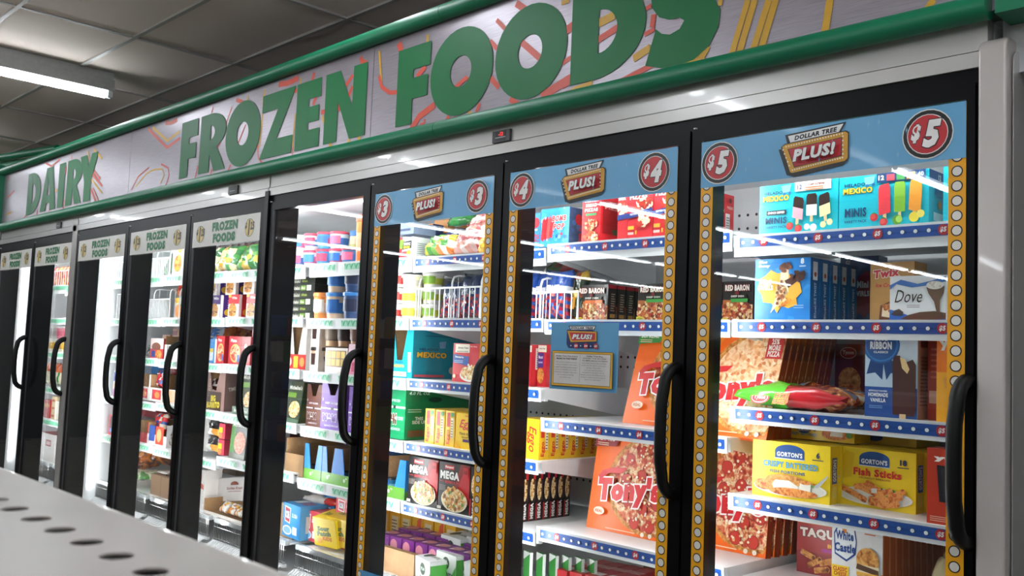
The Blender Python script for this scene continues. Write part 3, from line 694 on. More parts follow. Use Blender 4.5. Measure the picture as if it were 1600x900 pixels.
# ================================================================ GOODS IN THE FREEZERS
ORD = ['front', 'second', 'third', 'fourth', 'fifth', 'sixth', 'seventh', 'eighth', 'ninth', 'tenth', 'eleventh', 'twelfth', 'thirteenth']
NTH = ['first', 'second', 'third', 'fourth', 'fifth', 'sixth', 'seventh', 'eighth', 'ninth', 'tenth']
def carton(label, x0, x1, y, z, h, d, base, front=(), side=(), top=(), group=None, tilt=0, yaw=0, name='carton', cat='box', roll=0, sidebase=None, topbase=None):
    W = x1-x0; m = MB(); c = mat(base, .36, 0, .05, .03, 20) if isinstance(base, str) else base
    m.box(0, W, 0, d, 0, h, c)
    if sidebase: m.box(W-.001, W+.0004, .0005, d-.0005, .0005, h-.0005, mat(sidebase, .36, 0, .05, .03, 20))
    if topbase: m.box(.0005, W-.0005, .0005, d-.0005, h-.001, h+.0004, mat(topbase, .36, 0, .05, .03, 20))
    o = m.build(name); o.location = (x0, y, z); o.rotation_euler = (-tilt, roll, yaw)
    for nm, F, its in (('front_print', Face((0, 0, 0), (1, 0, 0), (0, 0, 1), W, h), front), ('side_print', Face((W+.0004, 0, 0), (0, 1, 0), (0, 0, 1), d, h), side), ('top_print', Face((0, 0, h+.0004), (1, 0, 0), (0, 1, 0), W, d), top)):
        if its: q = MB(); draw(q, F, list(its)); q.build(nm, o)
    tag(o, label, cat, group); return o
def cpx(label, pl, pr, yb, yt, Y, z, d, base, front=(), side=(), top=(), **k):
    x0, x1 = PX(pl, yb, Y), PX(pr, yb, Y); h = PZ(pl, yt, Y)-z
    return carton(label, x0, x1, Y, z, h, d, base, front, side, top, **k)
def rep(o, n, dy, lab, dx=0, dz=0, start=1):
    out = [o]
    for i in range(start, n):
        c = copy_tree(o); c.location = (o.location.x+dx*i, o.location.y+dy*i, o.location.z+dz*i)
        c['label'] = lab(i) if lab else o['label']; out.append(c)
        o['group'] = c['group'] = lab(1).split(',')[0]+' row'
    return out
def wob(o, s=.02): o.rotation_euler.z += RND.uniform(-s, s); return o
def bag(label, cx, cy, z, w, d, t, matf, seed=1, rx=0, rz=0, group=None, ry=0, film=False, name='bag', lumps=.35):
    R = random.Random(seed); nu, nv = 18, 14; m = MB(); ph = [R.uniform(0, 6) for _ in range(6)]
    def P(u, v, s):
        a = abs(2*u-1); b_ = abs(2*v-1)
        th = max(0, (1-a**3.2))**.6*max(0, (1-b_**4))**.5
        th *= 1+lumps*(math.sin(u*11+ph[0]+v*3)*math.sin(v*9+ph[1]))*.6+lumps*.3*math.sin(u*27+v*23+ph[2])
        ed = .012*math.sin(v*24+ph[3])*(a > .9)
        return ((u-.5)*w*(1-.05*math.sin(v*3.14)), (v-.5)*d*(1-.06*math.sin(u*3.14)), t/2+s*t/2*th+ed)
    for s in (1, -1):
        vs = [P(i/nu, j/nv, s) for i in range(nu+1) for j in range(nv+1)]
        for i in range(nu):
            for j in range(nv):
                q = [i*(nv+1)+j, (i+1)*(nv+1)+j, (i+1)*(nv+1)+j+1, i*(nv+1)+j+1]
                mm = matf((i+.5)/nu, (j+.5)/nv)
                k = len(m.v); m.add([vs[a] for a in q], [(0, 1, 2, 3) if s > 0 else (3, 2, 1, 0)], mm)
    # weld
    o = m.build(name, None, False)
    import bmesh
    bm = bmesh.new(); bm.from_mesh(o.data); bmesh.ops.remove_doubles(bm, verts=bm.verts, dist=.0004); bm.to_mesh(o.data); bm.free()
    o.data.shade_smooth(); o.location = (cx, cy, z); o.rotation_euler = (rx, ry, rz)
    tag(o, label, 'bag', group); return o
def plastic(h): return mat(h, .2, 0, .3, .12, 14, 0, .35)
def cup(label, x, y, z, r, h, body, lid, band=None, group=None, name='tub', sticker=None):
    m = MB(); b_ = mat(body, .4); l = mat(lid, .35)
    bd = mat(band, .4) if band else b_
    m.lathe([(r*.80, 0), (r*.84, h*.22), (r*.90, h*.62), (r*.93, h*.86)], (0, 0, 0), [b_, bd, b_], 20)
    o = m.build(name, None, True); o.location = (x, y, z)
    m = MB(); m.lathe([(r*.93, h*.85), (r, h*.86), (r, h*.97), (r*.94, h), (r*.90, h*.985)], (0, 0, 0), l, 20); m.build('lid', o, True)
    if sticker:
        m = MB(); n = 8; rr = r*.925
        for k in range(n):
            a0, a1 = -2.2+1.7*k/n, -2.2+1.7*(k+1)/n
            m.add([(rr*math.cos(a0), rr*math.sin(a0), h*.28), (rr*math.cos(a1), rr*math.sin(a1), h*.28), (rr*1.02*math.cos(a1), rr*1.02*math.sin(a1), h*.74), (rr*1.02*math.cos(a0), rr*1.02*math.sin(a0), h*.74)], [(0, 1, 2, 3)], mat(sticker, .4))
        m.build('sticker', o)
    tag(o, label, 'tub', group); return o
def wire_fence(label, x0, x1, y, z, h, ends=(), dep=.4, sp=.022, hh=None):
    t = empty('wire_divider', (x0, y, z)); wm = mat('#eceeee', .3)
    m = MB(); r = .0027
    m.tube([(x0, y, z+.004), (x0, y, z+h), (x1, y, z+h), (x1, y, z+.004)], r*1.5, wm, 6); m.build('fence_frame', t, True)
    m = MB(); x = x0+sp
    while x < x1-.006: m.tube([(x, y, z+.004), (x, y, z+h)], r*.8, wm, 5); x += sp
    m.build('fence_wires', t, True)['kind'] = 'stuff'
    for e in ends:
        H = hh or h*1.55; m = MB()
        m.tube([(e, y+.004, z+.004), (e, y+.004, z+H-.03), (e, y+.012, z+H-.008), (e, y+.035, z+H), (e, y+dep, z+H), (e, y+dep, z+.004)], r*1.5, wm, 6)
        q = y+.035
        while q < y+dep: m.tube([(e, q, z+.004), (e, q, z+H)], r*.6, wm, 4); q += .05
        m.build('side_wires', t, True)['kind'] = 'stuff'
    tag(t, label, 'basket'); return t
def tray(label, x0, x1, y, z, h, d, col, ins=None, front=(), name='display_tray', hb=None, cut=.55, side=(), sidecol=None, group=None, notch=True):
    """open shelf-ready cardboard tray: low cut front, taller back, brown inside"""
    W = x1-x0; hb = hb or h; t = empty(name, (x0, y, z)); c = mat(col, .45); i_ = mat(ins, .8, 0, 0, .1, 60) if ins else BOARD
    th = .003; m = MB()
    hf = h*cut if notch else h
    m.box(x0, x1, y, y+th, z, z+hf, c); m.build('tray_front', t)
    if notch and hf < h:
        m = MB(); e = W*.22
        for s in (0, 1):
            xa, xb = (x0, x0+e) if s == 0 else (x1-e, x1); q = e*.8
            if s == 0: b = [(xa, z+hf-.001), (xb+q, z+hf-.001), (xb, z+hb), (xa, z+hb)]
            else: b = [(xa-q, z+hf-.001), (xb, z+hf-.001), (xb, z+hb), (xa, z+hb)]
            m.hexa([(b[0][0], y, b[0][1]), (b[1][0], y, b[1][1]), (b[1][0], y+th, b[1][1]), (b[0][0], y+th, b[0][1])], [(b[3][0], y, b[3][1]), (b[2][0], y, b[2][1]), (b[2][0], y+th, b[2][1]), (b[3][0], y+th, b[3][1])], c)
        m.build('front_flap', t)
    m = MB(); m.box(x0, x0+th, y+th, y+d, z, z+hb, i_); m.box(x1-th, x1, y+th, y+d, z, z+hb, i_); m.box(x0, x1, y+d-th, y+d, z, z+hb, i_); m.box(x0, x1, y+th, y+d, z, z+.002, i_)
    m.box(x1-.0002, x1+.0006, y, y+d, z, z+hb, mat(sidecol or col, .45)); m.build('tray_walls', t)
    if front: q = MB(); draw(q, Face((x0, y, z), (1, 0, 0), (0, 0, 1), W, hb), list(front)); q.build('front_print', t)
    if side: q = MB(); draw(q, Face((x1+.0006, y, z), (0, 1, 0), (0, 0, 1), d, hb), list(side)); q.build('side_print', t)
    tag(t, label, 'display tray', group); return t
YF = 2.405
# ---------------------------------------------------------------- $5 door (nearest)
L8, L7, L6, L5, L4, L3, L2, L1 = LEV[8], LEV[7], LEV[6], LEV[5], LEV[4], LEV[3], LEV[2], LEV[1]
def pop(u, v, w, h, top, bot, rot=.0, cut=.5):
    c, s = math.cos(rot), math.sin(rot); q = lambda a, b: (u+(a*c-b*s)*w, v+(a*s+b*c)*h)
    shape = [(-.5, -.5), (.5, -.5), (.5, .38), (.38, .5), (-.38, .5), (-.5, .38)]
    its = [P_([q(-.14, -.78), q(.14, -.78), q(.14, -.4), q(-.14, -.4)], '#e3c08e'), P_([q(*p) for p in shape], bot)]
    its.append(P_([q(-.5, .5-cut), q(.5, .5-cut), q(.5, .38), q(.38, .5), q(-.38, .5), q(-.5, .38)], top)); return its
straw = lambda u, v: [C_(u, v, .075, '#c9242c'), C_(u-.01, v+.01, .05, '#e2504a'), P_([(u-.03, v+.06), (u+.03, v+.06), (u, v+.09)], '#3f8a35')]
hel = [T_('HELADOS', .20, .84, .065, '#14365e', w=.27), T_('MEXICO', .22, .73, .11, '#f2c63a', w=.34, b=.05, out='#17222c', ow=.04), R_(.04, .655, .4, .662, '#1a5a78'),
       P_([(.29, .96), (.42, .98), (.40, .83), (.31, .82)], '#78b7dc'), C_(.33, .80, .03, '#2b6fa8'), C_(.40, .81, .03, '#2b6fa8')]
c = cpx('turquoise mini bars carton with three dark dipped pops, top shelf of the $5 door', 1186, 1309, 363, 292, YF, L8[0], .13, '#19b6c6',
    hel+[R_(.10, .40, .36, .49, '#14202c'), T_('CHOCO DIPPED', .23, .445, .045, '#f2f2f0', w=.22), T_('MINIS', .23, .29, .13, '#173a63', w=.28, b=.035), T_('VARIETY PACK', .23, .16, .05, '#173a63', w=.28),
         R_(.47, .82, .92, 1.0, '#f4ddd2'), T_('12', .53, .90, .09, '#183c66', b=.04), T_('Con Crema', .74, .94, .05, '#7a2d2a', w=.2, sh=.2), *lines(.6, .9, .83, .91, 2, '#d9793f')]
    + pop(.52, .50, .13, .42, '#2c1a14', '#eea6b0', -.15)+pop(.69, .54, .13, .42, '#2c1a14', '#f4efdf', 0)+pop(.85, .52, .13, .42, '#2c1a14', '#efe2a4', .15)
    + straw(.42, .16)+straw(.53, .10)+[C_(.64, .12, .06, '#f2f0ea'), C_(.72, .10, .07, '#f5f3ef'), C_(.84, .14, .06, '#efe3a0'), C_(.92, .18, .06, '#f4e8b0')],
    lines(.2, .8, .2, .8, 8, '#0b7f92'))
c = cpx('turquoise mini bars carton with red, green and orange pops, top shelf of the $5 door', 1310.5, 1451, 354, 279, YF-.005, L8[0], .13, '#16b3c4',
    hel+[T_('MINIS', .20, .32, .17, '#173a63', w=.25, b=.035), T_('VARIETY PACK', .20, .15, .05, '#173a63', w=.26), R_(.44, .83, .97, 1.0, '#1d3f70'), T_('12', .49, .92, .09, '#f3e6b0', b=.04),
         R_(.55, .85, .64, .97, '#d94a58'), R_(.66, .85, .75, .97, '#4fa05a'), R_(.77, .85, .86, .97, '#e7a33c'), T_('40', .92, .92, .08, '#bfe3ef', b=.04)]
    + pop(.53, .52, .13, .55, '#e23b44', '#e23b44', .08)+pop(.70, .54, .12, .55, '#87b93c', '#7bb02f', 0)+pop(.87, .53, .13, .55, '#eda03a', '#ec9a30', -.12)
    + straw(.42, .20)+straw(.53, .10)+[C_(.68, .12, .09, '#5c9a2e'), C_(.70, .13, .06, '#a8cf5a'), C_(.86, .15, .09, '#e8cf3c'), C_(.93, .2, .07, '#f1dc66')],
    [R_(0, .8, 1, 1, '#1d3f70'), T_('12', .5, .9, .1, '#e8efe8'), R_(.2, .1, .8, .25, '#f0f4f4'), R_(.25, .55, .75, .68, '#0c6d92'), C_(.5, .4, .08, '#df8a3a')])
c2 = copy_tree(c); c2.location.x += (c.dimensions.x if False else PX(1451, 346, YF)-PX(1310.5, 354, YF))+.035; c2['label'] = 'turquoise mini bars carton cut off by yellow strip, right of top shelf, $5 door'
# red cartons seen end on, on the top shelf of the $4 door
redside = [R_(.08, .1, .55, .62, '#dcd6cf'), *lines(.12, .5, .14, .58, 9, '#5b4a48', .35), T_('PIZZAS', .5, .74, .05, '#f0c9c0', w=.6), C_(.5, .88, .05, '#5d1216')]
pzfront = [T_('FRENCH', .5, .90, .07, '#f7efe9', w=.7, b=.04), T_('BREAD', .5, .80, .07, '#f7efe9', w=.6, b=.04), T_('PIZZAS', .5, .70, .07, '#f7efe9', w=.7, b=.04), R_(.22, .58, .78, .63, '#3f8f58'),
           B_(.5, .38, .32, .13, 60, .035, ['#f2dfc0', '#d9683c', '#b5301f', '#efc98c'], 3), B_(.55, .12, .34, .11, 50, .035, ['#f2dfc0', '#d9683c', '#b5301f', '#efc98c'], 4)]
pz2 = [T_('BREAD', .3, .93, .07, '#f7efe9', w=.34, b=.04), T_('PIZZAS', .42, .84, .09, '#f7efe9', w=.7, b=.05), B_(.68, .66, .34, .15, 90, .04, ['#f6e7cf', '#c9402c', '#b5301f', '#f0d5a6', '#8f2a1c'], 5),
       P_([(0, .42), (1, .50), (1, .60), (0, .52)], '#2b3f83'), T_('PEPPERONI', .32, .505, .04, '#f2efe8', w=.4, rot=.06), B_(.66, .38, .22, .13, 60, .035, ['#f6e7cf', '#c9402c', '#f0d5a6'], 6), R_(.06, .2, .3, .27, '#e9b53a'), R_(.06, .1, .3, .15, '#e8c6bb'), R_(.36, .1, .42, .18, '#e9b53a')]
x0 = PX(908, 386, YF); xw = PX(937, 386, YF)-x0
c = cpx('red french bread pizzas carton standing narrow end forward with green flash, $4 door top shelf', 908, 937, 385.5, 308, YF, L7[0], .20, '#c9262c', pzfront, [R_(.05, .2, .6, .9, '#8e1d22'), P_([(.3, .3), (.95, .38), (.9, .26), (.35, .2)], '#2f6a3a'), T_('PIZZAS', .4, .75, .06, '#d9a79c', w=.6)])
c = cpx('red pizza carton with slim front beside two wide ones, $4 door top shelf', 964, 979.5, 381, 300, YF+.012, L7[0], .2, '#cb2c33', [T_('BREA', .4, .86, .08, '#f7efe9', w=.7, b=.04), B_(.5, .62, .4, .16, 40, .05, ['#f6e7cf', '#c9402c', '#f0d5a6'], 7), P_([(0, .42), (1, .45), (1, .55), (0, .52)], '#2b3f83')], redside)
c = cpx('wide red pepperoni pizzas carton with blue band, left of two, $4 door top shelf', 980, 1019, 377, 297, YF, L7[0], .055, '#cf2a31', pz2, redside)
c = cpx('wide red pepperoni pizzas carton with blue band, right of two beside the strip, $4 door', 1020, 1062, 374, 290, YF, L7[0], .055, '#cf2a31', pz2, redside)
rr = rep(c, 5, .062, lambda i: 'red pizza carton with white facts panel, %s behind the wide one, $4 door top shelf' % NTH[i-1])
bomb = [P_([(0, 0), (1, 0), (1, 1), (0, 1)], '#2f8fd0'), B_(.5, .5, .6, .6, 40, .05, ['#5fb2e3', '#3f9bd6', '#8fd0ee'], 8)]+[P_([(.02+.1*i, .2+.02*i), (.12+.1*i, .12+.03*i), (.2+.1*i, .55+.03*i), (.14+.1*i, .78+.02*i), (.06+.1*i, .7)], ['#d8262c', '#c01d26', '#e24a48'][i % 3]) for i in range(4)]+\
    [T_('BOMB', .66, .72, .15, '#d8262c', w=.5, b=.05, sh=.2, out='#f1f1f1', ow=.05), T_('POP', .66, .50, .16, '#d8262c', w=.4, b=.05, sh=.2, out='#f1f1f1', ow=.05), C_(.60, .25, .05, '#1d5fae'), C_(.76, .3, .04, '#d8262c'), C_(.9, .22, .05, '#1d5fae')]
bside = [B_(.5, .5, .5, .5, 20, .06, ['#3f7fb0', '#2d6aa0'], 9), C_(.4, .7, .14, '#b52a33'), T_('BOMB POP', .5, .32, .16, '#c2303a', w=.75, b=.04, rot=1.5)]
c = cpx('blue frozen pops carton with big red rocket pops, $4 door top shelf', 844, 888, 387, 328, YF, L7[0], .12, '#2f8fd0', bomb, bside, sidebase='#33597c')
c = cpx('blue frozen pops carton peeking out left of the front one, $4 door top shelf', 829, 843, 389, 334, YF+.02, L7[0], .1, '#3c86b8', [C_(.5, .72, .15, '#c2303a'), T_('POP', .5, .3, .3, '#c2303a', w=.6, rot=1.5), R_(.3, .5, .7, .54, '#f1f1f1')])
c = cpx('tan carton behind the blue pops carton at left, $4 door top shelf', 822, 842, 380, 345, 2.62, L7[0], .2, '#6e5748')
# second shelf, $5 door
bb = [B_(.5, .5, .6, .6, 16, .09, ['#1e86d2', '#2a92dc'], 11), P_([(.05, .52), (.10, .68), (.2, .73), (.3, .82), (.42, .76), (.6, .78), (.7, .66), (.82, .6), (.86, .45), (.76, .36), (.78, .25), (.62, .2), (.5, .24), (.42, .12), (.32, .28), (.16, .3), (.13, .42)], '#f4b03a'),
      P_([(.5, .9), (.62, .88), (.62, .45), (.3, .12), (.44, .5)], '#f3d9b4'), P_([(.55, .64), (.9, .80), (.92, .72), (.62, .52)], '#4b2116'), B_(.56, .86, .09, .07, 20, .03, ['#5a2a1a', '#7a4428'], 12), B_(.5, .42, .1, .22, 50, .022, ['#8a4b28', '#b9733c', '#6b3319', '#e6c08e'], 13), B_(.78, .70, .13, .08, 40, .02, ['#3b1a10', '#5a2c1c'], 14),
      T_('Blue', .16, .95, .05, '#f2f4f6', w=.16, sh=.3), T_('Bunny', .19, .88, .06, '#f2f4f6', w=.22, sh=.3, b=.03), T_('Mini', .22, .62, .10, '#f8f4ec', w=.2, b=.05), T_('SWIRLS', .22, .53, .08, '#f8f4ec', w=.27, b=.05),
      T_('VANILLA', .60, .29, .06, '#e8862c', w=.22, rot=.5, b=.03), T_('8', .88, .94, .09, '#f2f4f6', b=.05), R_(.83, .85, .94, .87, '#cfe3f4'), *lines(.74, .97, .2, .27, 2, '#8fc3ea')]
bs = [R_(.25, .65, .75, .94, '#dfe3e6'), C_(.5, .74, .04, '#b5542a'), T_('LIKE TWIST', .5, .42, .07, '#cfe3f4', w=1.3, rot=1.57), T_('Blue', .5, .14, .07, '#cfe3f4', w=.6, rot=1.57)]
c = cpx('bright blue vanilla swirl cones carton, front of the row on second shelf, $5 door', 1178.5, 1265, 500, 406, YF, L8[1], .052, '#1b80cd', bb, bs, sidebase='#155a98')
for i, o in enumerate(rep(c, 5, .056, lambda i: 'blue swirl cones carton, %s back in the row on second shelf, $5 door' % ORD[i], dx=.001)):
    if i: wob(o, .012)
c = cpx('dark blue mini swirls carton with dark red splash standing farther back, $5 door second shelf', 1312, 1372, 487, 402, 2.74, L8[1], .06, '#1c4a7c',
    [P_([(.3, .2), (.4, .1), (.5, .2), (.65, .12), (.95, .3), (.95, .7), (.7, .8), (.5, .72), (.35, .6), (.25, .4)], '#8e2a3c'), T_('Mini', .6, .6, .1, '#e6e2e2', w=.3, b=.05), T_('SWIRLS', .55, .47, .08, '#e6e2e2', w=.45, b=.05), T_('B', .2, .9, .1, '#dfe7ee', b=.03, sh=.2)])
c = cpx('golden tan caramel ice cream carton behind the white and blue one, $5 door', 1359, 1428, 499, 411, 2.47, L8[1], .08, '#b88748',
    [T_('Twix', .38, .82, .14, '#c2303a', w=.6, b=.06, sh=.15, out='#f2e9df', ow=.05, rot=.1), T_('Ice Cream', .38, .62, .07, '#c2303a', w=.5, sh=.2, b=.03), P_([(.22, .05), (.7, .0), (.9, .3), (.5, .36), (.25, .28)], '#6b3a1c'), P_([(.28, .1), (.62, .06), (.62, .22), (.3, .26)], '#f0dcb8'), B_(.45, .24, .14, .05, 18, .03, ['#a9602a', '#c98340'], 15)], [])
dv = [P_([(0, .80), (.2, .92), (.5, .82), (.75, .88), (1, .98), (1, .86), (.7, .78), (.4, .74), (.12, .82), (0, .70)], '#3f6fb8'), P_([(0, .0), (1, 0), (1, .14), (.7, .05), (.4, .1), (.15, .22), (0, .26)], '#2c62b4'), P_([(.2, .05), (.5, .02), (1, .05), (1, .18), (.8, .22), (.55, .2), (.35, .14)], '#5a3523'),
      T_('Dove', .34, .55, .28, '#37231c', w=.5, sh=.35, b=.0), P_([(.66, .74), (.7, .6), (.8, .42), (.84, .2), (.9, .2), (.9, .45), (.96, .6), (.97, .76)], '#6a4736'), E_(.81, .78, .15, .09, '#efe6dd'), B_(.82, .8, .12, .06, 16, .03, ['#f5eee6', '#dcc9bb'], 16), P_([(.03, .15), (.1, .24), (.18, .27), (.26, .2), (.24, .12), (.1, .12)], '#3a2a26'),
      *lines(.32, .62, .30, .38, 2, '#9c9490')]
c = cpx('white and blue chocolate ice cream carton at the right of second shelf, $5 door', 1390, 1478, 501, 432, YF, L8[1], .09, '#e9e9ea', dv, [R_(.1, .1, .9, .9, '#dfe0e2')])
rb = [E_(.30, .50, .0, .0, '#000000')] and []
rb2 = [C_(.36, .9, .20, '#b8892c'), T_('RED BARON', .5, .84, .12, '#f1e6d4', w=.78, b=.05, out='#6e1218', ow=.09), C_(.5, .72, .05, '#7a1a1c'), R_(.3, .62, .78, .69, '#20140f'), T_('DEEP DISH', .54, .655, .04, '#e8e0d0', w=.38)]
def rbf(flag, seed): return [P_([(0, 0), (1, 0), (1, .42), (.8, .5), (.5, .55), (0, .56)], '#b5642c'), B_(.5, .27, .55, .27, 170, .04, [PIZZA(), '#e7b368', '#b33a22', '#f0d6a0', '#7b2b17', '#cf6d35'], seed),
    T_('RED BARON', .5, .84, .14, '#f1e6d4', w=.8, b=.05, out='#6e1218', ow=.10, rot=.0), C_(.5, .71, .055, '#7a1a1c'), R_(.24, .60, .82, .68, '#18120f'), T_('DEEP DISH', .52, .64, .045, '#e8e0d0', w=.42), R_(.3, .50, .86, .585, flag), R_(.0, .02, .22, .12, '#d9d03a'), T_('2 PIZZAS', .11, .07, .045, '#23201a', w=.18)]
rbs = [R_(0, .9, 1, 1, '#a3202a'), *lines(.3, .8, .3, .8, 8, '#b9a58a', .4), R_(.2, .12, .8, .22, '#c98d3a')]
c = cpx('black deep dish pizza carton with orange flash, front of stack, $4 door second shelf', 900.5, 949, 498, 446, 2.50, L7[1], .045, '#241a17', rbf('#e2702c', 21), rbs)
rep(c, 5, .05, lambda i: 'black deep dish pizza carton, %s in the row behind the orange flash one, $4 door' % ORD[i])
c = cpx('black deep dish pizza carton with green flash, right end of second shelf, $4 door', 996, 1046, 499, 444, 2.44, L7[1], .045, '#241a17', rbf('#3f9a3f', 22), rbs)
c = cpx('black deep dish pizza carton seen left of the blue cartons through the $5 door', 1129, 1176, 500, 440, 2.56, L7[1], .045, '#241a17', rbf('#3f9a3f', 23), rbs)
c = cpx('dark pizza carton end at the left edge of the $5 door, second shelf', 1112, 1127, 500, 441, 2.60, L7[1], .05, '#2a1815', [R_(0, .9, 1, 1, '#a3202a'), T_('BARON', .5, .5, .12, '#c9b9a5', w=1.0, rot=1.57)])
# third level of $5 door
def tony(flag, ftxt, seed, big=False):
    top = [P_([(.24, 0), (1, 0), (1, 1), (.24, 1), (.30, .8), (.2, .55), (.28, .25)], CHEESE() if big else PIZZA())]
    its = [R_(0, 0, 1, 1, '#f06a10')]
    rad = []
    for i in range(25):
        a = i/24*6.28319; rad.append((clamp(.82+.60*math.cos(a)), clamp(.52+.50*math.sin(a))))
    its.append(('p', rad[:-1], CRUST()))
    rad = [(clamp(.83+.55*math.cos(i/24*6.28319)), clamp(.52+.465*math.sin(i/24*6.28319))) for i in range(24)]
    its.append(('p', rad, CHEESE() if big else PIZZA()))
    if big: its.append(B_(.72, .5, .28, .42, 70, .018, ['#d9824e', '#f7e2bd', '#e9a66c'], seed))
    else:
        R = random.Random(seed)
        for px_, py_ in [(.5, .75), (.66, .84), (.85, .78), (.48, .55), (.68, .6), (.9, .55), (.55, .32), (.74, .28), (.92, .34), (.66, .13), (.86, .12), (.8, .93)]:
            its += [C_(px_, py_, .062, '#8f2018'), C_(px_, py_, .056, '#c63a2c')]
        its.append(B_(.72, .5, .3, .42, 120, .012, ['#f4e0b8', '#e9bd80', '#f8efd8'], seed))
    its += [P_([(0, 1), (.36, 1), (.30, .86), (0, .84)], flag), T_(ftxt, .15, .93, .045, '#f5ede2', w=.24, b=.04), *lines(.03, .24, .86, .90, 2, '#e7c9a9'),
        R_(.82, .74, .99, .95, '#c8302c'), T_('25%\nMORE\nPIZZA', .905, .845, .17, '#f6eee6', w=.13, b=.04),
        T_("Tony's", .55, .42, .30, '#d01f27', w=.84, b=.075, out='#f7efe9', ow=.055, rot=.10, sh=.08), P_([(.14, .50), (.24, .58), (.44, .60), (.5, .66), (.3, .645), (.16, .60), (.11, .54)], '#cf2128'),
        E_(.18, .19, .075, .04, '#f3d9c0'), T_('REAL', .18, .19, .03, '#c65a1c', w=.1), C_(.80, .035, .022, '#f0e2d2'), C_(.9, .035, .022, '#f0e2d2'), R_(.3, .03, .7, .04, '#f0c9a4')]
    return its
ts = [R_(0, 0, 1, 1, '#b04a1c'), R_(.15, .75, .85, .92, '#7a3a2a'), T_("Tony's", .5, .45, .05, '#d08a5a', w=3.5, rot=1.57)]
TW = .315
c = carton('orange supreme pizza carton with green corner, leaning back at the right of the $4 door', PX(972, 660, 2.53), PX(972, 660, 2.53)+TW, 2.53, L7[2], .335, .03, '#d9571c', tony('#2f8f3f', 'SUPREME', 31), ts, tilt=.30)
c = carton('orange cheese pizza carton leaning back in front of its row, left in the $5 door', PX(1197, 688, 2.43)-TW, PX(1197, 688, 2.43), 2.43, L7[2], .335, .03, '#d9571c', tony('#e8861f', 'CHEESE', 32, True), ts, tilt=.34)
rep(c, 8, .036, lambda i: 'orange cheese pizza carton leaning back, %s in its row, left in $5 door' % ORD[i], dx=.002)
c = carton('orange meat trio pizza carton with dark red corner on the lower shelf, $4 door', PX(916, 823, 2.525), PX(916, 823, 2.525)+TW, 2.525, L7[3], .335, .03, '#d9571c', tony('#8e1f2c', 'MEAT-TRIO', 33), ts, tilt=.16, roll=0)
rep(c, 3, .036, lambda i: 'orange meat trio pizza carton, %s in its row on the $4 door lower shelf' % ORD[i])
c = carton('orange pepperoni pizza carton, front of row, seen at lower left of $5 door', PX(1196, 871, 2.60)-TW, PX(1196, 871, 2.60), 2.60, L7[3], .345, .03, '#d9571c', tony('#27336e', 'PEPPERONI', 34), ts, tilt=.10)
rep(c, 4, .044, lambda i: 'orange pepperoni pizza carton, %s in row, lower left of $5 door' % ORD[i], dx=.004)
def nugbag(u, v):
    if u < .17: return plastic('#55c832')
    if u < .46: return plastic('#5ccb33') if v < .52 else plastic('#7d8299')
    if v < .09: return plastic('#c01f2a')
    if v < .26: return plastic('#8e2a20') if u < .8 else BAGMIX()
    return plastic('#70707f') if (int(u*9)+int(v*6)) % 3 == 0 else BAGMIX()
b_ = bag('green and red chicken nuggets bag lying flat on third shelf, $5 door', -1.34, 2.50, L8[2]+.002, .36, .20, .07, nugbag, 5, rz=-.06)
m = MB(); F = Face((-.16, -.108, .006), (1, 0, 0), (0, .45, .89), .16, .05)
draw(m, F, [E_(.42, .5, .2, .4, '#c8202a'), E_(.42, .5, .17, .33, '#f0ead8'), E_(.42, .5, .155, .29, '#c8202a'), T_('Tyson', .42, .5, .34, '#f3eee6', w=.24, b=.03), T_('CHICKEN\nNUGGETS', .86, .5, .7, '#e7502a', w=.3, b=.05, out='#f6e34a', ow=.05)]); m.build('front_print', b_)
c = cpx('dark red breaded chicken carton at the back of third shelf, $5 door', 1304, 1356, 622, 537, 2.80, L8[2], .08, '#6b1a14', [E_(.4, .86, .25, .09, '#d8cfc4'), E_(.4, .86, .23, .08, '#8e1a18'), T_('Tyson', .4, .86, .08, '#e8e0d4', w=.34), E_(.45, .42, .34, .22, CRUST()), E_(.45, .3, .36, .08, NUGGET())])
br = [R_(0, 0, 1, .34, '#1f4f9a'), R_(.0, .34, 1, 1, '#b9cfe0'), E_(.78, .78, .3, .25, '#d3e2ec'), P_([(.12, .68), (.03, .48), (.2, .5), (.34, .42), (.36, .6), (.42, .42), (.5, .5), (.62, .5), (.5, .68)], '#143f77'),
      C_(.31, .82, .215, '#1a5494'), C_(.31, .82, .195, '#2f78bb'), C_(.31, .82, .175, '#1a5494'), T_('BLUE', .31, .90, .075, '#eef3f6', w=.25, b=.04), T_('RIBBON', .31, .81, .09, '#eef3f6', w=.42, b=.05), T_('CLASSICS', .31, .735, .025, '#eef3f6', w=.28),
      P_([(.55, .04), (.95, .03), (.98, .1), (.98, .6), (.92, .66), (.8, .63), (.76, .58), (.68, .7), (.58, .70), (.54, .64)], '#4a2320'), P_([(.68, .68), (.78, .66), (.86, .55), (.82, .5), (.72, .56)], '#eac98e'), P_([(.68, -.0), (.8, -.0), (.8, .05), (.68, .05)], '#dcb98a'),
      T_('HOMEMADE', .27, .25, .045, '#eef3f6', w=.38, b=.04), T_('VANILLA', .27, .19, .045, '#eef3f6', w=.3, b=.04), *lines(.1, .44, .1, .14, 2, '#7fa8d8'), T_('ARTIFICIALLY FLAVORED', .27, .295, .018, '#eef3f6', w=.36)]
c = carton('tall pale blue vanilla ice cream bars carton with blue rosette, third shelf, $5 door', PX(1351, 648, 2.43), PX(1433, 655, 2.43), 2.43, L8[2], .232, .075, '#c3d2de', br, [R_(0, 0, 1, 1, '#a58a7c'), R_(.2, .80, .8, .9, '#3a2a26'), *lines(.15, .85, .15, .72, 14, '#6a4a40')])
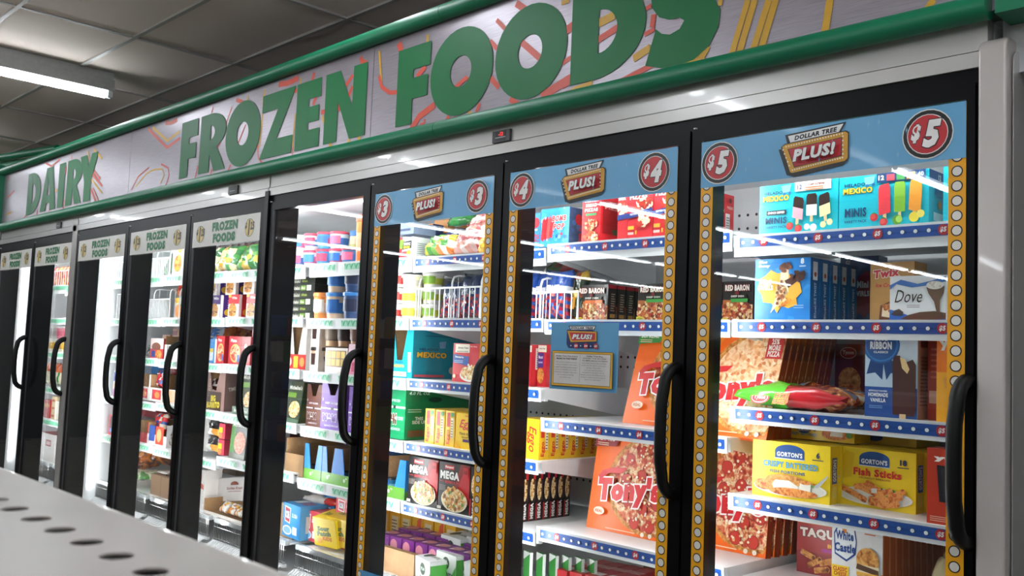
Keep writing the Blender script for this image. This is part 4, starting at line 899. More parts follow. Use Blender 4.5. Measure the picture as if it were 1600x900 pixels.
c = carton('plain red carton beside the pale blue one, third shelf, $5 door', PX(1449, 657, 2.47), PX(1475, 657, 2.47), 2.47, L8[2], .215, .09, '#a5341f', [R_(.1, .2, .6, .35, '#c9a894'), *lines(.2, .8, .5, .9, 6, '#c06048')])
yd = [P_([(0, 0), (1, 0), (1, .35), (.6, .5), (0, .6)], '#f3a91c'), R_(0, .55, 1, 1, '#ec7a1c'), T_('yummy', .45, .87, .11, '#f6f2ea', w=.8, b=.06, rot=.1), C_(.62, .66, .17, '#f6f2ea'), T_('D', .55, .66, .16, '#3b3530', b=.06)]+[P_([(.12+dx, .1+dy), (.3+dx, .06+dy), (.42+dx, .16+dy), (.6+dx, .14+dy), (.5+dx, .24+dy), (.3+dx, .26+dy), (.1+dx, .2+dy)], '#e09a34') for dx, dy in ((.1, 0), (.2, .16), (.02, .28), (.35, .3), (.4, .02))]+[C_(.3, .06, .06, '#6fae3a')]
c = carton('orange and yellow dinosaur shaped nuggets carton at the right edge, third shelf, $5 door', PX(1463, 660, 2.42), PX(1463, 660, 2.42)+.15, 2.42, L8[2], .225, .06, '#ee861c', yd)
# fourth level: breaded fish
def fishbox(title, num, sub, seed, sticks):
    its = [R_(0, 0, 1, 1, '#f2d21f'), P_([(.0, .6), (.12, .95), (.24, .9), (.2, .5), (.0, .4)], '#e6bf18'), E_(.49, .84, .19, .12, '#1d4f92'), R_(.30, .71, .68, .85, '#1d4f92'), R_(.295, .70, .685, .715, '#e9eef2'), T_("GORTON'S", .49, .785, .085, '#f3f4f2', w=.33, b=.035),
           T_(num, .85, .82, .10, '#23305c', b=.05), R_(.78, .73, .92, .745, '#3a4266')]
    if sticks: its += [T_(title, .53, .60, .13, '#cf2a26', w=.60, b=.045), T_('CRUNCHY BREADED', .5, .50, .03, '#b06a2a', w=.4)]
    else: its += [T_('CRISPY BATTERED', .5, .60, .11, '#4a9cc4', w=.70, b=.04), T_('FISH PORTIONS', .47, .47, .055, '#2a5f95', w=.45, b=.03)]
    its += [('e', .5, .2, .47, .155, '#e9e7e0'), ('e', .5, .2, .44, .135, '#dcd9cf'), B_(.68, .30, .14, .06, 26, .022, ['#3c7a2c', '#5a9a3a', '#2c5f22', '#e0662c'], seed)]
    if sticks:
        for (a, b, r) in [(.18, .25, -.35), (.3, .18, -.4), (.42, .30, -.3), (.36, .36, .2), (.55, .17, .1), (.62, .28, .4), (.74, .2, .35), (.5, .36, -.5), (.78, .28, .5), (.55, .09, -.1), (.7, .1, .2)]:
            c_, s_ = math.cos(r), math.sin(r); q = lambda x, y: (a+(x*c_-y*s_)*.7, b+x*s_+y*c_)
            its.append(('p', [q(-.17, -.035), q(-.14, -.05), q(.14, -.05), q(.17, -.03), q(.17, .03), q(.14, .05), q(-.14, .05), q(-.17, .03)], NUGGET()))
        its.append(P_([(.47, .26), (.54, .27), (.54, .35), (.47, .34)], '#f2efe6'))
    else:
        its += [('e', .18, .22, .14, .1, NUGGET()), ('e', .45, .33, .26, .1, CRUST()), ('p', [(.30, .16), (.58, .12), (.62, .24), (.5, .33), (.32, .32), (.28, .24)], mat('#f1ece0', .5)), ('e', .55, .13, .31, .075, NUGGET()), ('p', [(.63, .2), (.77, .18), (.78, .32), (.64, .33)], mat('#f1ece0', .5)), E_(.71, .33, .08, .035, NUGGET()), P_([(.80, .27), (.86, .34), (.98, .5), (.99, .48), (.9, .31), (.86, .26)], '#b9bcc0')]
    return its
gs = [R_(.2, .35, .8, .8, '#24559a'), T_("GORTON'S", .5, .58, .13, '#eef0f0', w=1.2, rot=1.57), R_(.2, .1, .8, .3, '#e7d45a')]
x0, x1 = PX(1175, 772, 2.43), PX(1294, 788, 2.43)
c = carton('yellow crispy battered fish portions carton, front left of fourth shelf, $5 door', x0, x1, 2.43, L8[3], .158, .05, '#ecca20', fishbox('', '6', '', 41, False), gs, yaw=.04)
rep(c, 3, .055, lambda i: 'yellow battered fish carton, %s in row at left of fourth shelf, $5 door' % ORD[i], dx=.006)
x0, x1 = PX(1306, 786, 2.50), PX(1431, 803, 2.50)
c = carton('yellow fish sticks carton with red title, front right of fourth shelf, $5 door', x0, x1, 2.50, L8[3], .158, .05, '#ecca20', fishbox('Fish Sticks', '18', '', 42, True), gs)
rep(c, 5, .058, lambda i: 'yellow fish sticks carton, %s in row at right of fourth shelf, $5 door' % ORD[i], dx=.004)
flat = [R_(0, 0, 1, 1, '#e9c822'), E_(.28, .65, .1, .28, '#1d4f92'), T_("GORTON'S", .28, .62, .22, '#eef0f0', w=.17), T_('CRISPY BATTERED', .27, .32, .18, '#4a8fb4', w=.4), T_('6', .44, .7, .3, '#23305c'), ('e', .74, .45, .2, .33, NUGGET()), ('p', [(.66, .35), (.84, .33), (.84, .62), (.68, .65)], mat('#f1ece0', .5)), C_(.93, .5, .2, '#4a8a3a')]
c = carton('yellow fish portions carton lying flat on top of the row behind, fourth shelf, $5 door', PX(1227, 688, 2.56), PX(1335, 695, 2.56), 2.56, L8[3]+.162, .045, .16, '#dcbc22', flat)
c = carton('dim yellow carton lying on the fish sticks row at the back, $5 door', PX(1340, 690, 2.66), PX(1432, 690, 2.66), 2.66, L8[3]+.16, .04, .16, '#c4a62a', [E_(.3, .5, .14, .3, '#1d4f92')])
yu = [R_(0, 0, 1, 1, '#d8401f'), P_([(0, 0), (.35, 0), (.2, 1), (0, 1)], '#c2361a'), T_('yummy', .52, .86, .07, '#f6efe8', w=.85, b=.08), P_([(.18, .30), (1, .27), (1, .76), (.14, .78)], '#1c1c22'), P_([(.24, .34), (1, .31), (1, .72), (.2, .74)], '#2b2c36'), R_(.62, .52, .99, .57, '#c4263a'), R_(.62, .44, .99, .46, '#d8d4d0'), *lines(.05, .9, .04, .12, 3, '#f0b9a0')]
c = carton('orange red carton with a black panel at the right end of fourth shelf, $5 door', PX(1448, 818, 2.40), PX(1448, 818, 2.40)+.17, 2.40, L8[3], .185, .07, '#cf3f1f', yu)
# fifth level
tq = [R_(0, 0, 1, 1, '#8e2326'), R_(0, .78, 1, 1, '#e3a02c'), T_('Jose Ole', .36, .90, .08, '#3a1c16', w=.5, b=.03), P_([(0, .36), (0, .8), (1, .8), (1, .42), (.5, .34)], '#a62c2a'), T_('TAQUITOS', .55, .66, .17, '#f5eee2', w=1.0, b=.06, out='#4b1512', ow=.05, rot=.03), T_('BEEF', .62, .49, .06, '#f0b53a', w=.25, b=.04), R_(.4, .38, .99, .44, '#a8328a'), C_(.1, .32, .05, '#7a2380')]
for (a, b, r) in [(.3, .2, .5), (.5, .24, .3), (.66, .2, -.2), (.42, .1, .2), (.72, .3, .1), (.2, .3, -.3), (.85, .2, .4)]:
    c_, s_ = math.cos(r), math.sin(r); q = lambda x, y: (clamp(a+(x*c_-y*s_)*.8), clamp(b+x*s_+y*c_)); tq.append(('p', [q(-.16, -.045), q(.13, -.05), q(.16, 0), q(.13, .05), q(-.16, .045)], CRUST())); tq.append(('p', [q(.11, -.04), q(.15, 0), q(.11, .04), q(.07, 0)], mat('#6a2f16', .5)))
c = carton('red and yellow beef taquitos carton on the lowest visible shelf, $5 door', PX(1245, 889, 2.66), PX(1245, 889, 2.66)+.20, 2.66, L8[4], .185, .05, '#8e2326', tq, [])
wc = [R_(0, 0, 1, 1, '#e8e6e4'), P_([(0, .0), (.8, 0), (1, .2), (1, .36), (.6, .2), (0, .26)], '#e98a1f'), P_([(.04, .8), (.12, .92), (.28, .98), (.46, .9), (.5, .72), (.48, .55), (.3, .44), (.06, .52)], '#24488c'), P_([(.06, .79), (.14, .9), (.28, .955), (.44, .88), (.48, .72), (.46, .57), (.3, .47), (.08, .54)], '#eef0f2'), P_([(.2, .94), (.28, .955), (.3, .82), (.22, .8)], '#e98a1f'),
      T_('White', .26, .78, .12, '#24488c', w=.36, b=.04), T_('Castle', .27, .62, .12, '#24488c', w=.42, b=.04), R_(.01, .22, .35, .38, '#f0c928'), T_('CLASSIC\nCHEESE', .18, .30, .12, '#b5301f', w=.28, b=.04), T_('SLIDERS', .24, .12, .1, '#f4efe8', w=.42, b=.06),
      E_(.72, .50, .22, .17, CRUST()), R_(.5, .32, .94, .44, mat('#e9d9b4', .5)), ('p', [(.5, .38), (.94, .33), (.93, .40), (.52, .45)], mat('#5a3a24', .5)), R_(.51, .3, .93, .345, '#e8b03a'), E_(.72, .285, .2, .04, CRUST()), *lines(.66, .94, .84, .92, 2, '#d87a5a')]
c = carton('white and orange cheese sliders carton, front of a long row, lowest shelf, $5 door', PX(1302, 900, 2.50)-.005, PX(1379, 900, 2.50), 2.50, L8[4], .205, .036, '#e2761f', wc, [R_(.0, 0, 1, 1, '#b5541c'), R_(.0, 0, .1, 1, '#e6a070')], [R_(0, 0, 1, 1, '#c9a848')])
rep(c, 11, .0385, lambda i: 'orange edged sliders carton, %s in the long row, lowest shelf, $5 door' % ORD[i], dx=.001)
b_ = bag('beige paper wrapped pack standing at the lower right of the $5 door', -.93, 2.60, L8[4]-.0, .16, .10, .16, lambda u, v: mat('#c9b98e', .6, 0, 0, .1, 10, 0, .3), 8)
# ---------------------------------------------------------------- $4 door bags, $3 door goods
def mixbag(cols, s=3):
    R = random.Random(s); g = {}
    def f(u, v):
        k = (int(u*6), int(v*5))
        if k not in g: g[k] = plastic(R.choice(cols))
        return g[k]
    return f
def zbag(label, cx, y, z, w, h, t, cols, seed, tilt=.15, **k):
    return bag(label, cx, y+h/2*math.sin(tilt)+t/2, z+h/2*math.cos(tilt)+.002, w, h, t, mixbag(cols, seed) if isinstance(cols, list) else cols, seed, rx=math.pi/2-tilt, **k)
def bagprint(o, w, h, t, its):
    m = MB(); draw(m, Face((-w*.4, -h*.4, t*1.06), (1, 0, 0), (0, 1, 0), w*.8, h*.8), its); m.build('front_print', o)
blu = ['#24489a', '#2d5cb0', '#b52a3a', '#1e3c80', '#e3e6ee', '#24489a', '#a32638']
def fruitbag(base, hi):
    def f(u, v):
        if v > .62: return plastic(base)
        if v > .5: return plastic(hi)
        return plastic(['#a01f33', '#3a2b5c', '#b83a3a', base][int(u*7+v*5*3) % 4])
    return f
for i, (px_, y) in enumerate([(815, 2.47), (838, 2.50), (868, 2.46), (892, 2.50)]):
    x = PX(px_, 470, y); o = zbag('blue frozen fruit bag standing %s from left behind white wires, $4 door' % NTH[i], x, y, L7[1], .13, .185, .06, fruitbag('#2a52a4', '#e6e8f0') if i != 3 else mixbag(['#8a3a1c', '#c9a33a', '#2d3c2a'], 3), 50+i)
    bagprint(o, .13, .185, .06, [T_('FRUIT', .5, .62, .14, '#f0f2f6', w=.6, b=.04, sh=.1)] if i != 3 else [R_(.2, .1, .9, .4, '#e9a43a'), T_('BLEND', .5, .3, .14, '#3a2218', w=.6, b=.03)])
zbag('red and green vegetable blend bag lying on the blue fruit bags, $4 door second shelf', PX(872, 430, 2.56), 2.56, L7[1]+.15, .22, .11, .06, ['#7a2222', '#a8322a', '#3f5a2a', '#cfc6b8', '#c98a2a'], 61, .9)
wire_fence('white wire divider holding blue fruit bags at left of second shelf, $4 door', PX(806, 498, YF), PX(902, 498, YF), YF, L7[1], .10, (PX(842, 498, YF),), .35, .034, .155)
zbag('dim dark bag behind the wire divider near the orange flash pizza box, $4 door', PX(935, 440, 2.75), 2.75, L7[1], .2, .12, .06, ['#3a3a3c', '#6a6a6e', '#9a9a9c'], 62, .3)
# ---------- $3 door, top shelf
Z = L6[0]
pk = [R_(0, 0, 1, 1, '#d9e6ea'), R_(0, 0, .3, 1, '#c6303a'), E_(.25, .7, .22, .2, '#7fb93a'), P_([(.3, .45), (.9, .5), (.9, .85), (.35, .8)], '#23262e'), T_('TROPIC', .6, .70, .12, '#f0f0ee', w=.45, b=.04), T_('BARS', .6, .56, .12, '#e6d23a', w=.4, b=.04), E_(.5, .22, .35, .16, '#c6303a'), E_(.75, .3, .14, .12, '#e69a2a')]
cpx('white red and green fruit bars carton at left of top shelf, $3 door', 621, 645, 401, 372, YF, Z, .12, '#dfe3e6', pk, [R_(0, 0, 1, 1, '#dcdfe2'), *lines(.15, .85, .1, .8, 8, '#8d9298')])
cpx('blue carton at the far left of top shelf, $3 door', 611, 620, 403, 374, YF+.01, Z, .1, '#2f6f9e', [R_(.2, .5, .8, .8, '#e3e8ec')])
cpx('dark blue carton stacked on the white fruit bars carton, $3 door top shelf', 622, 646, 370, 350, YF+.03, Z+.115, .12, '#7f8fa6', [R_(0, 0, 1, 1, '#8794aa'), R_(.1, .3, .8, .5, '#3a4a6a')])
cpx('navy carton stacked farther back on the top shelf, $3 door', 655, 676, 372, 352, 2.60, Z+.09, .15, '#27406e', [R_(0, .6, 1, 1, '#d9822a')])
cpx('orange and blue carton at the back of the top shelf, $3 door', 678, 700, 372, 345, 2.66, Z+.09, .15, '#c9822e', [R_(0, 0, 1, .5, '#2a4a80')])
zbag('green pepper and orange vegetable bag at the middle of top shelf, $3 door', PX(684, 400, 2.44), 2.44, Z, .19, .09, .07, ['#3f8a35', '#e0772a', '#6aa83f', '#c9c33a', '#e6e2d0'], 63, .5)
zbag('blue topped bag behind the green vegetable bag, $3 door top shelf', PX(697, 380, 2.6), 2.6, Z+.05, .2, .12, .06, ['#2a4f94', '#d9d9dc', '#244a8c'], 64, .8)
for i, (dz, tl) in enumerate([(0, .35), (.055, .7), (.11, .9)]):
    o = zbag('clear bag of red snack, %s in the pile at right of top shelf, $3 door' % ['lowest', 'middle', 'topmost'][i], PX(732+3*i, 398, 2.44), 2.44+.02*i, Z+dz*.9, .19, .10, .07, ['#c9a29c', '#b04a4a', '#d9c4bd', '#c98a7a', '#e3d6cf'], 65+i, tl)
    bagprint(o, .19, .1, .07, [T_('CORN POPS', .5, .5, .32, '#8e2a32', w=.8, b=.03)])
zbag('green bag end above the clear red snack bags, $3 door top shelf', PX(716, 350, 2.6), 2.6, Z+.15, .16, .09, .05, ['#2f7a3a', '#3f9a48'], 69, .6)
zbag('orange edged bag at the right edge of the top shelf, $3 door', PX(757, 396, 2.42), 2.42, Z, .07, .06, .05, ['#e6a02a', '#f0c04a'], 70, .3)
# ---------- $3 door, second shelf
Z = L6[1]
for k in range(3):
    cup('white dessert cup with red swirl, %s of the stack, second shelf, $3 door' % ['bottom', 'middle', 'top'][k], PX(619, 490, 2.45)+.005*k, 2.45, Z+k*.068, .055, .066, '#e9e4e0', '#e9e6e2', '#b7322c', sticker='#c2362e' if k else None)
for k in range(3):
    cup('pale yellow dessert cup, %s of the second stack, $3 door second shelf' % ['bottom', 'middle', 'top'][k], PX(644, 490, 2.44), 2.44, Z+k*.062 if k < 2 else Z+.125, .05, .062, '#ede8c4', '#efece0', '#dccb4a' if k < 2 else '#cfc7bd', sticker='#d9c83f' if k < 2 else None)
for k in range(3):
    cup('green and yellow labelled cup behind the wires, %s of its stack, $3 door' % ['bottom', 'middle', 'top'][k], PX(675, 490, 2.47), 2.47, Z+k*.066, .048, .064, '#e9e7df', '#efeee9', '#c3c93f', sticker='#7fa83a')
for k in range(2):
    o = zbag('navy whole fruit bag %s behind the wires on second shelf, $3 door' % ['on the left', 'on the right'][k], PX(707+28*k, 490, 2.46), 2.46, Z, .14, .185-.03*(1-k), .06, fruitbag('#26355c', '#2c3e6c'), 71+k)
    bagprint(o, .14, .17, .06, [T_('Whole', .5, .56, .16, '#e6e8ee', w=.7, b=.01, sh=.2)])
wire_fence('white wire divider with three hoops along the second shelf, $3 door', PX(649, 498, YF), PX(757, 498, YF), YF, Z, .125, (PX(652, 498, YF), PX(703, 498, YF), PX(749, 498, YF)), .35, .030, .175)
# ---------- $3 door, third shelf
Z = L6[2]
fr = [T_('HELADOS', .5, .3, .05, '#1b4b7a', w=.3), T_('MEXICO', .5, .23, .06, '#f0c63a', w=.4, b=.05), R_(.24, .03, .8, .12, '#e9e3d4'), T_('COCONUT', .52, .075, .05, '#6a4a30', w=.42), P_([(.03, .12), (.14, .12), (.17, .5), (.05, .5)], '#e4dfcc'), P_([(.97, .12), (.86, .12), (.83, .5), (.95, .5)], '#e4dfcc')]
sd = [R_(0, 0, 1, 1, '#1890a2'), R_(.58, 0, 1, 1, '#157c90'), P_([(.33, .72), (.42, .74), (.41, .6), (.34, .6)], '#7fb0cf'), T_('HELADOS', .20, .57, .05, '#123a5e', w=.24), T_('MEXICO', .24, .46, .11, '#f0c63a', w=.38, b=.05, out='#17222c', ow=.04), *lines(.15, .6, .82, .86, 1, '#0f5f74'), T_('REAL FRUIT\nREAL CREAM', .78, .52, .16, '#0d5364', w=.26), C_(.5, .17, .07, '#cfc4b2'), C_(.56, .13, .05, '#e9e2d4'), C_(.85, .17, .06, '#8a5a44'), R_(.02, .03, .4, .08, '#c45a66')]
xr = PX(643, 592, YF); xl = PX(603, 588, YF)
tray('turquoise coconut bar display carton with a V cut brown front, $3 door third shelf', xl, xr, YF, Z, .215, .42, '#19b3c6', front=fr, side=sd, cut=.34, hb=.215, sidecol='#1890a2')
jd = [R_(0, 0, 1, 1, '#c9232f'), R_(.08, .76, .62, .98, '#ece3cf'), T_('Jimmy Dean', .38, .88, .06, '#3a2a22', w=.4, sh=.1), T_('BREAKFAST BOWL', .36, .79, .03, '#5a4638', w=.44), P_([(.02, .5), (.6, .42), (.62, .66), (.02, .72)], '#23509a'), T_('Sausage', .25, .64, .06, '#f0eee6', w=.32, b=.03, rot=-.04), *lines(.06, .5, .5, .58, 2, '#a9c0dd'), ('e', .68, .18, .38, .16, '#ece8e0'), ('e', .68, .24, .35, .17, BOWL()), B_(.68, .28, .3, .18, 50, .03, ['#f3e6c0', '#e8c07a', '#d9964e', '#f7f0dc'], 75), C_(.1, .15, .05, '#e9dfb0'), T_('Oh Boy', .8, .92, .04, '#f0d9cf', w=.25)]
c = cpx('red sausage breakfast bowl carton beside the turquoise display, $3 door third shelf', 706.5, 748, 597, 536, 2.43, Z, .06, '#c9232f', jd, [R_(.1, .1, .9, .85, '#e3d8cc'), *lines(.2, .8, .15, .8, 10, '#8e4a48')])
rep(c, 4, .062, lambda i: 'red breakfast bowl carton, %s in its row, $3 door third shelf' % ORD[i])
jb = [R_(0, 0, 1, 1, '#c9232f'), R_(0, .82, 1, .98, '#ece3cf'), T_('Jimmy Dean', .5, .9, .05, '#3a2a22', w=.7), R_(0, .45, .72, .8, '#4a2f80'), T_('Biscuit', .36, .7, .07, '#f0eee6', w=.5, b=.03), T_('Sandwich', .36, .58, .05, '#d9cfe6', w=.5), E_(.42, .26, .4, .18, CRUST()), E_(.42, .2, .36, .1, NUGGET())]
c = cpx('red and purple biscuit sandwich carton at lower left edge, seen through the $4 door', 812, 829, 603, 538, 2.50, Z, .10, '#c9232f', jb, [R_(0, 0, 1, 1, '#c22733'), R_(.2, .4, .7, .92, '#e3d8cc'), *lines(.25, .65, .45, .88, 8, '#7d7470')])
c = cpx('red and purple biscuit sandwich carton, right of the first, seen through the $4 door', 839, 852, 605, 538, 2.53, Z, .08, '#c9232f', jb, [R_(0, .1, .7, .5, '#c8303a')])
c = cpx('red and blue breakfast carton with egg bowl, nearest the notice, seen through the $4 door', 852, 880, 607, 538, 2.56, Z, .10, '#c9232f', [R_(0, .5, .9, .98, '#ece3cf'), R_(0, .45, .8, .8, '#2b6aa8'), T_('Egg', .4, .65, .07, '#f0eee6', w=.5), C_(.5, .25, .2, '#ece6da'), C_(.5, .25, .1, '#e8b83a')])
# ---------- $3 door, fourth shelf
Z = L6[3]
mm = [R_(0, 0, 1, 1, '#159a62'), R_(0, .56, 1, .6, '#d9efe2'), R_(.42, .55, .55, .61, '#1a3a2c'), T_('M&M', .35, .36, .2, '#7a3326', w=.5, b=.06, out='#f0efe8', ow=.05), T_('MINT COOKIE', .72, .38, .06, '#e2f3ea', w=.4), T_('KEEP FROZEN', .5, .70, .05, '#e2f3ea', w=.5), T_('SANDWICH', .5, .18, .05, '#e2f3ea', w=.6), T_('4', .12, .88, .08, '#e2f3ea')]
ms_ = [R_(0, 0, 1, 1, '#0f7547'), T_('4.0 FL OZ', .14, .85, .06, '#d6ecdf', w=.22, sh=.2), T_('KEEP UPRIGHT', .5, .85, .03, '#9fcdb2', w=.18), R_(.88, .86, .94, .97, '#cfe6d8'), E_(.3, .73, .07, .05, '#0a3a28'), T_('THIS\nSIDE UP', .14, .35, .13, '#e3f0e8', w=.14, b=.03), P_([(.24, .28), (.24, .38), (.21, .38), (.26, .46), (.31, .38), (.28, .38), (.28, .28)], '#e3f0e8'), R_(.03, .05, .26, .17, '#6a4a30'), *lines(.02, .2, .5, .58, 2, '#9fcdb2')]
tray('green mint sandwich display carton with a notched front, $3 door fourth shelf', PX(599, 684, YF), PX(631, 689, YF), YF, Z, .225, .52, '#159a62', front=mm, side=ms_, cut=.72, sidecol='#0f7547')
eg = [R_(0, 0, 1, 1, '#f0c520'), T_('Eggo', .45, .68, .30, '#cf2a28', w=.62, b=.02, sh=.35), T_("Kellogg's", .5, .93, .07, '#cf2a28', w=.3, sh=.3), T_('Thick & Fluffy', .45, .42, .09, '#5a3320', w=.6, b=.02), T_('WAFFLES', .45, .33, .05, '#5a3320', w=.4), R_(.3, .2, .66, .28, '#5a2a6a'), ('e', .9, .12, .2, .15, '#e9e2d2'), P_([(0, 0), (.3, 0), (0, .2)], '#e8a81c')]
es = [R_(0, 0, 1, 1, '#ecc02a'), R_(.15, .55, .5, .95, '#cf3a34'), R_(.6, .25, .85, .8, '#ece5cf'), *lines(.62, .83, .27, .78, 7, '#7a6a4a'), T_('Eggo', .35, .27, .16, '#cf2a28', w=1.0, rot=1.57, b=.02), R_(.6, .84, .9, .96, '#3a8a4a')]
x0 = PX(711, 700, YF); c = carton('yellow waffles carton turned face out, right end of fourth shelf, $3 door', x0, x0+.15, YF, Z, .135, .05, '#ecc02a', eg, es)
for i in range(3):
    xa, xb = PX(663+16*i, 694, YF+.01), PX(678+16*i, 694, YF+.01)
    carton('yellow waffles carton end on, %s from left on fourth shelf, $3 door' % NTH[i], xa, xb-.002, YF+.01, Z, .138, .2, '#ecc02a', es, es)
xe = PX(841, 723, 2.41); c = carton('yellow homestyle waffles carton at the left edge through the $4 door, front of row', xe-.115, xe, 2.41, Z, .142, .052, '#ecc02a', [R_(0, 0, 1, 1, '#f0c520'), P_([(0, 0), (.4, 0), (.15, .5), (0, .6)], '#d9432a'), T_('Eggo', .68, .5, .33, '#cf2a28', w=.8, b=.02, sh=.3, rot=-1.57), T_('Homestyle', .2, .5, .15, '#f2efe6', w=.7, rot=-1.57, b=.03)], es)
rep(c, 7, .0535, lambda i: 'yellow waffles carton, %s in the row seen through the $4 door' % ORD[i])
# ---------- $3 door, fifth shelf
Z = L6[4]
tr = [R_(0, 0, 1, .30, '#6aa63f'), C_(.4, .16, .05, '#dfe9d6'), T_('*', .5, .2, .1, '#eef3e8')]
def btray(label, pl, pr, y, z, door=3):
    xa, xb = PX(pl, 750, y), PX(pr, 750, y)
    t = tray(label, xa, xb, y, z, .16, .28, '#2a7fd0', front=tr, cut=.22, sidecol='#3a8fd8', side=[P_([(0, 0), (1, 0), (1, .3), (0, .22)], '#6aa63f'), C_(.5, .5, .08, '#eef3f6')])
    return t
btray('bright blue and green display tray holding small tins, left of fifth shelf, $3 door', 592, 633, YF, Z)
cup('small blue tin in the left display tray, fifth shelf, $3 door', PX(609, 765, 2.46), 2.46, Z+.003, .036, .07, '#1f6f9e', '#23262a', '#7fc3de')
def mega(seed): return [R_(0, 0, 1, 1, '#1d1716'), P_([(.45, .35), (1, .2), (1, 1), (.7, 1)], '#8e1c20'), P_([(.62, .5), (1, .3), (1, .9), (.85, .95)], '#c2242a'), R_(.18, .86, .5, .95, '#c2242a'), T_('Banquet', .34, .905, .06, '#f0e6e0', w=.28, sh=.2), T_('MEGA', .36, .74, .17, '#f2efe9', w=.62, b=.06), T_('BOWLS', .38, .60, .06, '#d8343a', w=.32, b=.04), R_(.04, .6, .18, .61, '#d8343a'), R_(.58, .6, .68, .61, '#d8343a'), *lines(.04, .3, .42, .54, 5, '#a39a90', .3), R_(.8, .72, .96, .95, '#c9252f'), T_('15', .88, .85, .07, '#2a1214', w=.1),
      ('e', .55, .25, .42, .24, '#e9ddbe'), ('e', .55, .27, .38, .24, BOWL()), B_(.55, .30, .36, .22, 80, .035, ['#e6b56a', '#c8792c', '#f2e2b6', '#8a4a1c', '#d9973c', '#6f8a3a'], seed), R_(.02, .03, .15, .09, '#c9c4bc'), C_(.6, .03, .02, '#c9c4bc')]
mgs = [R_(0, 0, 1, 1, '#1d1716'), R_(0, .0, 1, .3, '#2a1a18'), ('e', .5, .62, .34, .22, BOWL()), R_(.6, .82, .95, .97, '#c9252f'), T_('MEGA', .5, .20, .09, '#f0ece6', w=1.6, rot=1.57, b=.06), R_(.0, .02, .2, .35, '#b0242a'), R_(.8, .4, .95, .8, '#4a3a38')]
x0, x1, x2 = PX(636.5, 785, YF-.01), PX(683.5, 795, YF-.01), PX(732, 806, YF-.01)
c = carton('black and red mega bowl carton, left of two face out, fifth shelf, $3 door', x0, x1-.004, YF-.01, Z, .185, .05, '#1d1716', mega(81), mgs)
c = carton('black and red mega bowl carton, right of two face out, fifth shelf, $3 door', x1+.002, x2, YF-.01, Z, .185, .05, '#1d1716', mega(82), mgs)
c = carton('black mega bowl carton end on beside the yellow strip, fifth shelf, $3 door', x2+.003, x2+.05, YF-.01, Z, .185, .2, '#1d1716', mgs, mgs)
c = carton('black mega bowl carton, front of the end row left in the $4 door', PX(804, 815, 2.43)-.19, PX(804, 815, 2.43)-.01, 2.43, Z, .185, .036, '#1d1716', mega(83), mgs)
rep(c, 8, .0385, lambda i: 'black mega bowl carton showing its end, %s in the row left in the $4 door' % ORD[i])
for i in range(3):
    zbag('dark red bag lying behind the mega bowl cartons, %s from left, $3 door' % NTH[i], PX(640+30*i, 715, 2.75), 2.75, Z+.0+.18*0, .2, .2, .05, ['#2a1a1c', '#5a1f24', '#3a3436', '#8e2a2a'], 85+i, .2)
# ---------- $3 door, bottom
Z = TRAYZ
ylw = [R_(0, 0, 1, 1, '#e0a81c'), R_(.18, .12, .82, .78, '#d9cfa9'), *lines(.22, .78, .15, .75, 9, '#6f6342', .35)]
for i in range(7):
    xa, xb = PX(592+17.5*i, 812, 2.66), PX(592+17.5*i+16, 812, 2.66)
    carton('yellow carton with facts panel, %s from left in the back row, bottom of $3 door' % NTH[i], xa, xb, 2.66, Z, .215, .2, ['#e0a81c', '#d98f1c'][i == 5], ylw if i not in (3, 5) else [R_(0, 0, 1, 1, '#e3b01e'), P_([(.3, .2), (.9, .1), (.9, .9), (.5, .8)], '#d9562a')], ylw)
pur = [R_(0, 0, 1, 1, '#7a2a86'), E_(.35, .75, .3, .18, '#d98a9c'), R_(.2, .05, .8, .55, '#dccfdc'), *lines(.25, .75, .08, .5, 6, '#5a3a66', .35)]
for k in range(2):
    for i in range(7):
        x = PX(590, 850, 2.47)+i*.082; y = 2.47+k*.11+.003*i
        carton('purple snack carton, %s from left in the %s purple row, bottom of $3 door' % (NTH[i], ['front', 'rear'][k]), x, x+.078, y, Z, .135+.01*k, .10, '#7a2a86', pur, [R_(0, 0, 1, 1, '#6d2478')], [E_(.5, .5, .4, .25, '#d98a8c'), C_(.3, .3, .1, '#e9d6e0'), R_(.1, .8, .9, .9, '#4a1656')])
gw = [R_(0, 0, 1, .0, '#e6e8e4'), R_(.0, 0, 1, 1, '#e2e5e0'), C_(.5, .62, .24, '#23402c'), T_('FILM', .5, .62, .12, '#cfe0d2', w=.22), P_([(.7, 0), (1, 0), (1, .6)], '#4fae3f'), P_([(0, 0), (1, 0), (1, .08), (0, .04)], '#4fae3f'), T_('PLENTY', .6, .22, .16, '#2f5a38', w=.55, b=.05, rot=-.1), *lines(.05, .3, .1, .3, 3, '#9aa59a')]
gt = [R_(0, 0, 1, 1, '#e9ebe8'), E_(.25, .5, .13, .3, '#23402c'), T_('PLANTFUL', .62, .5, .2, '#4a6a52', w=.5), T_('GF', .9, .8, .14, '#4a6a52')]
gs_ = [R_(0, 0, 1, 1, '#4fae3f'), R_(0, .85, 1, 1, '#e6e8e4')]
k = 0
for (px_, py, y, yw, z) in [(668, 880, 2.43, -.25, Z), (700, 872, 2.47, -.12, Z+.03), (748, 872, 2.43, -.02, Z+.03), (708, 838, 2.60, -.1, Z+.06), (748, 830, 2.62, -.05, Z+.07), (745, 812, 2.74, -.03, Z+.08)]:
    x = PX(px_, py, y); d_ = ['leftmost', 'front middle', 'front right', 'second row left', 'second row right', 'rearmost'][k]; k += 1
    carton('white and green carton, %s in the bottom pile, $3 door' % d_, x-.07, x+.07, y, z, .10, .10, '#e2e5e0', gw, gs_, gt, yaw=yw, tilt=-.1+.05*(k % 3))
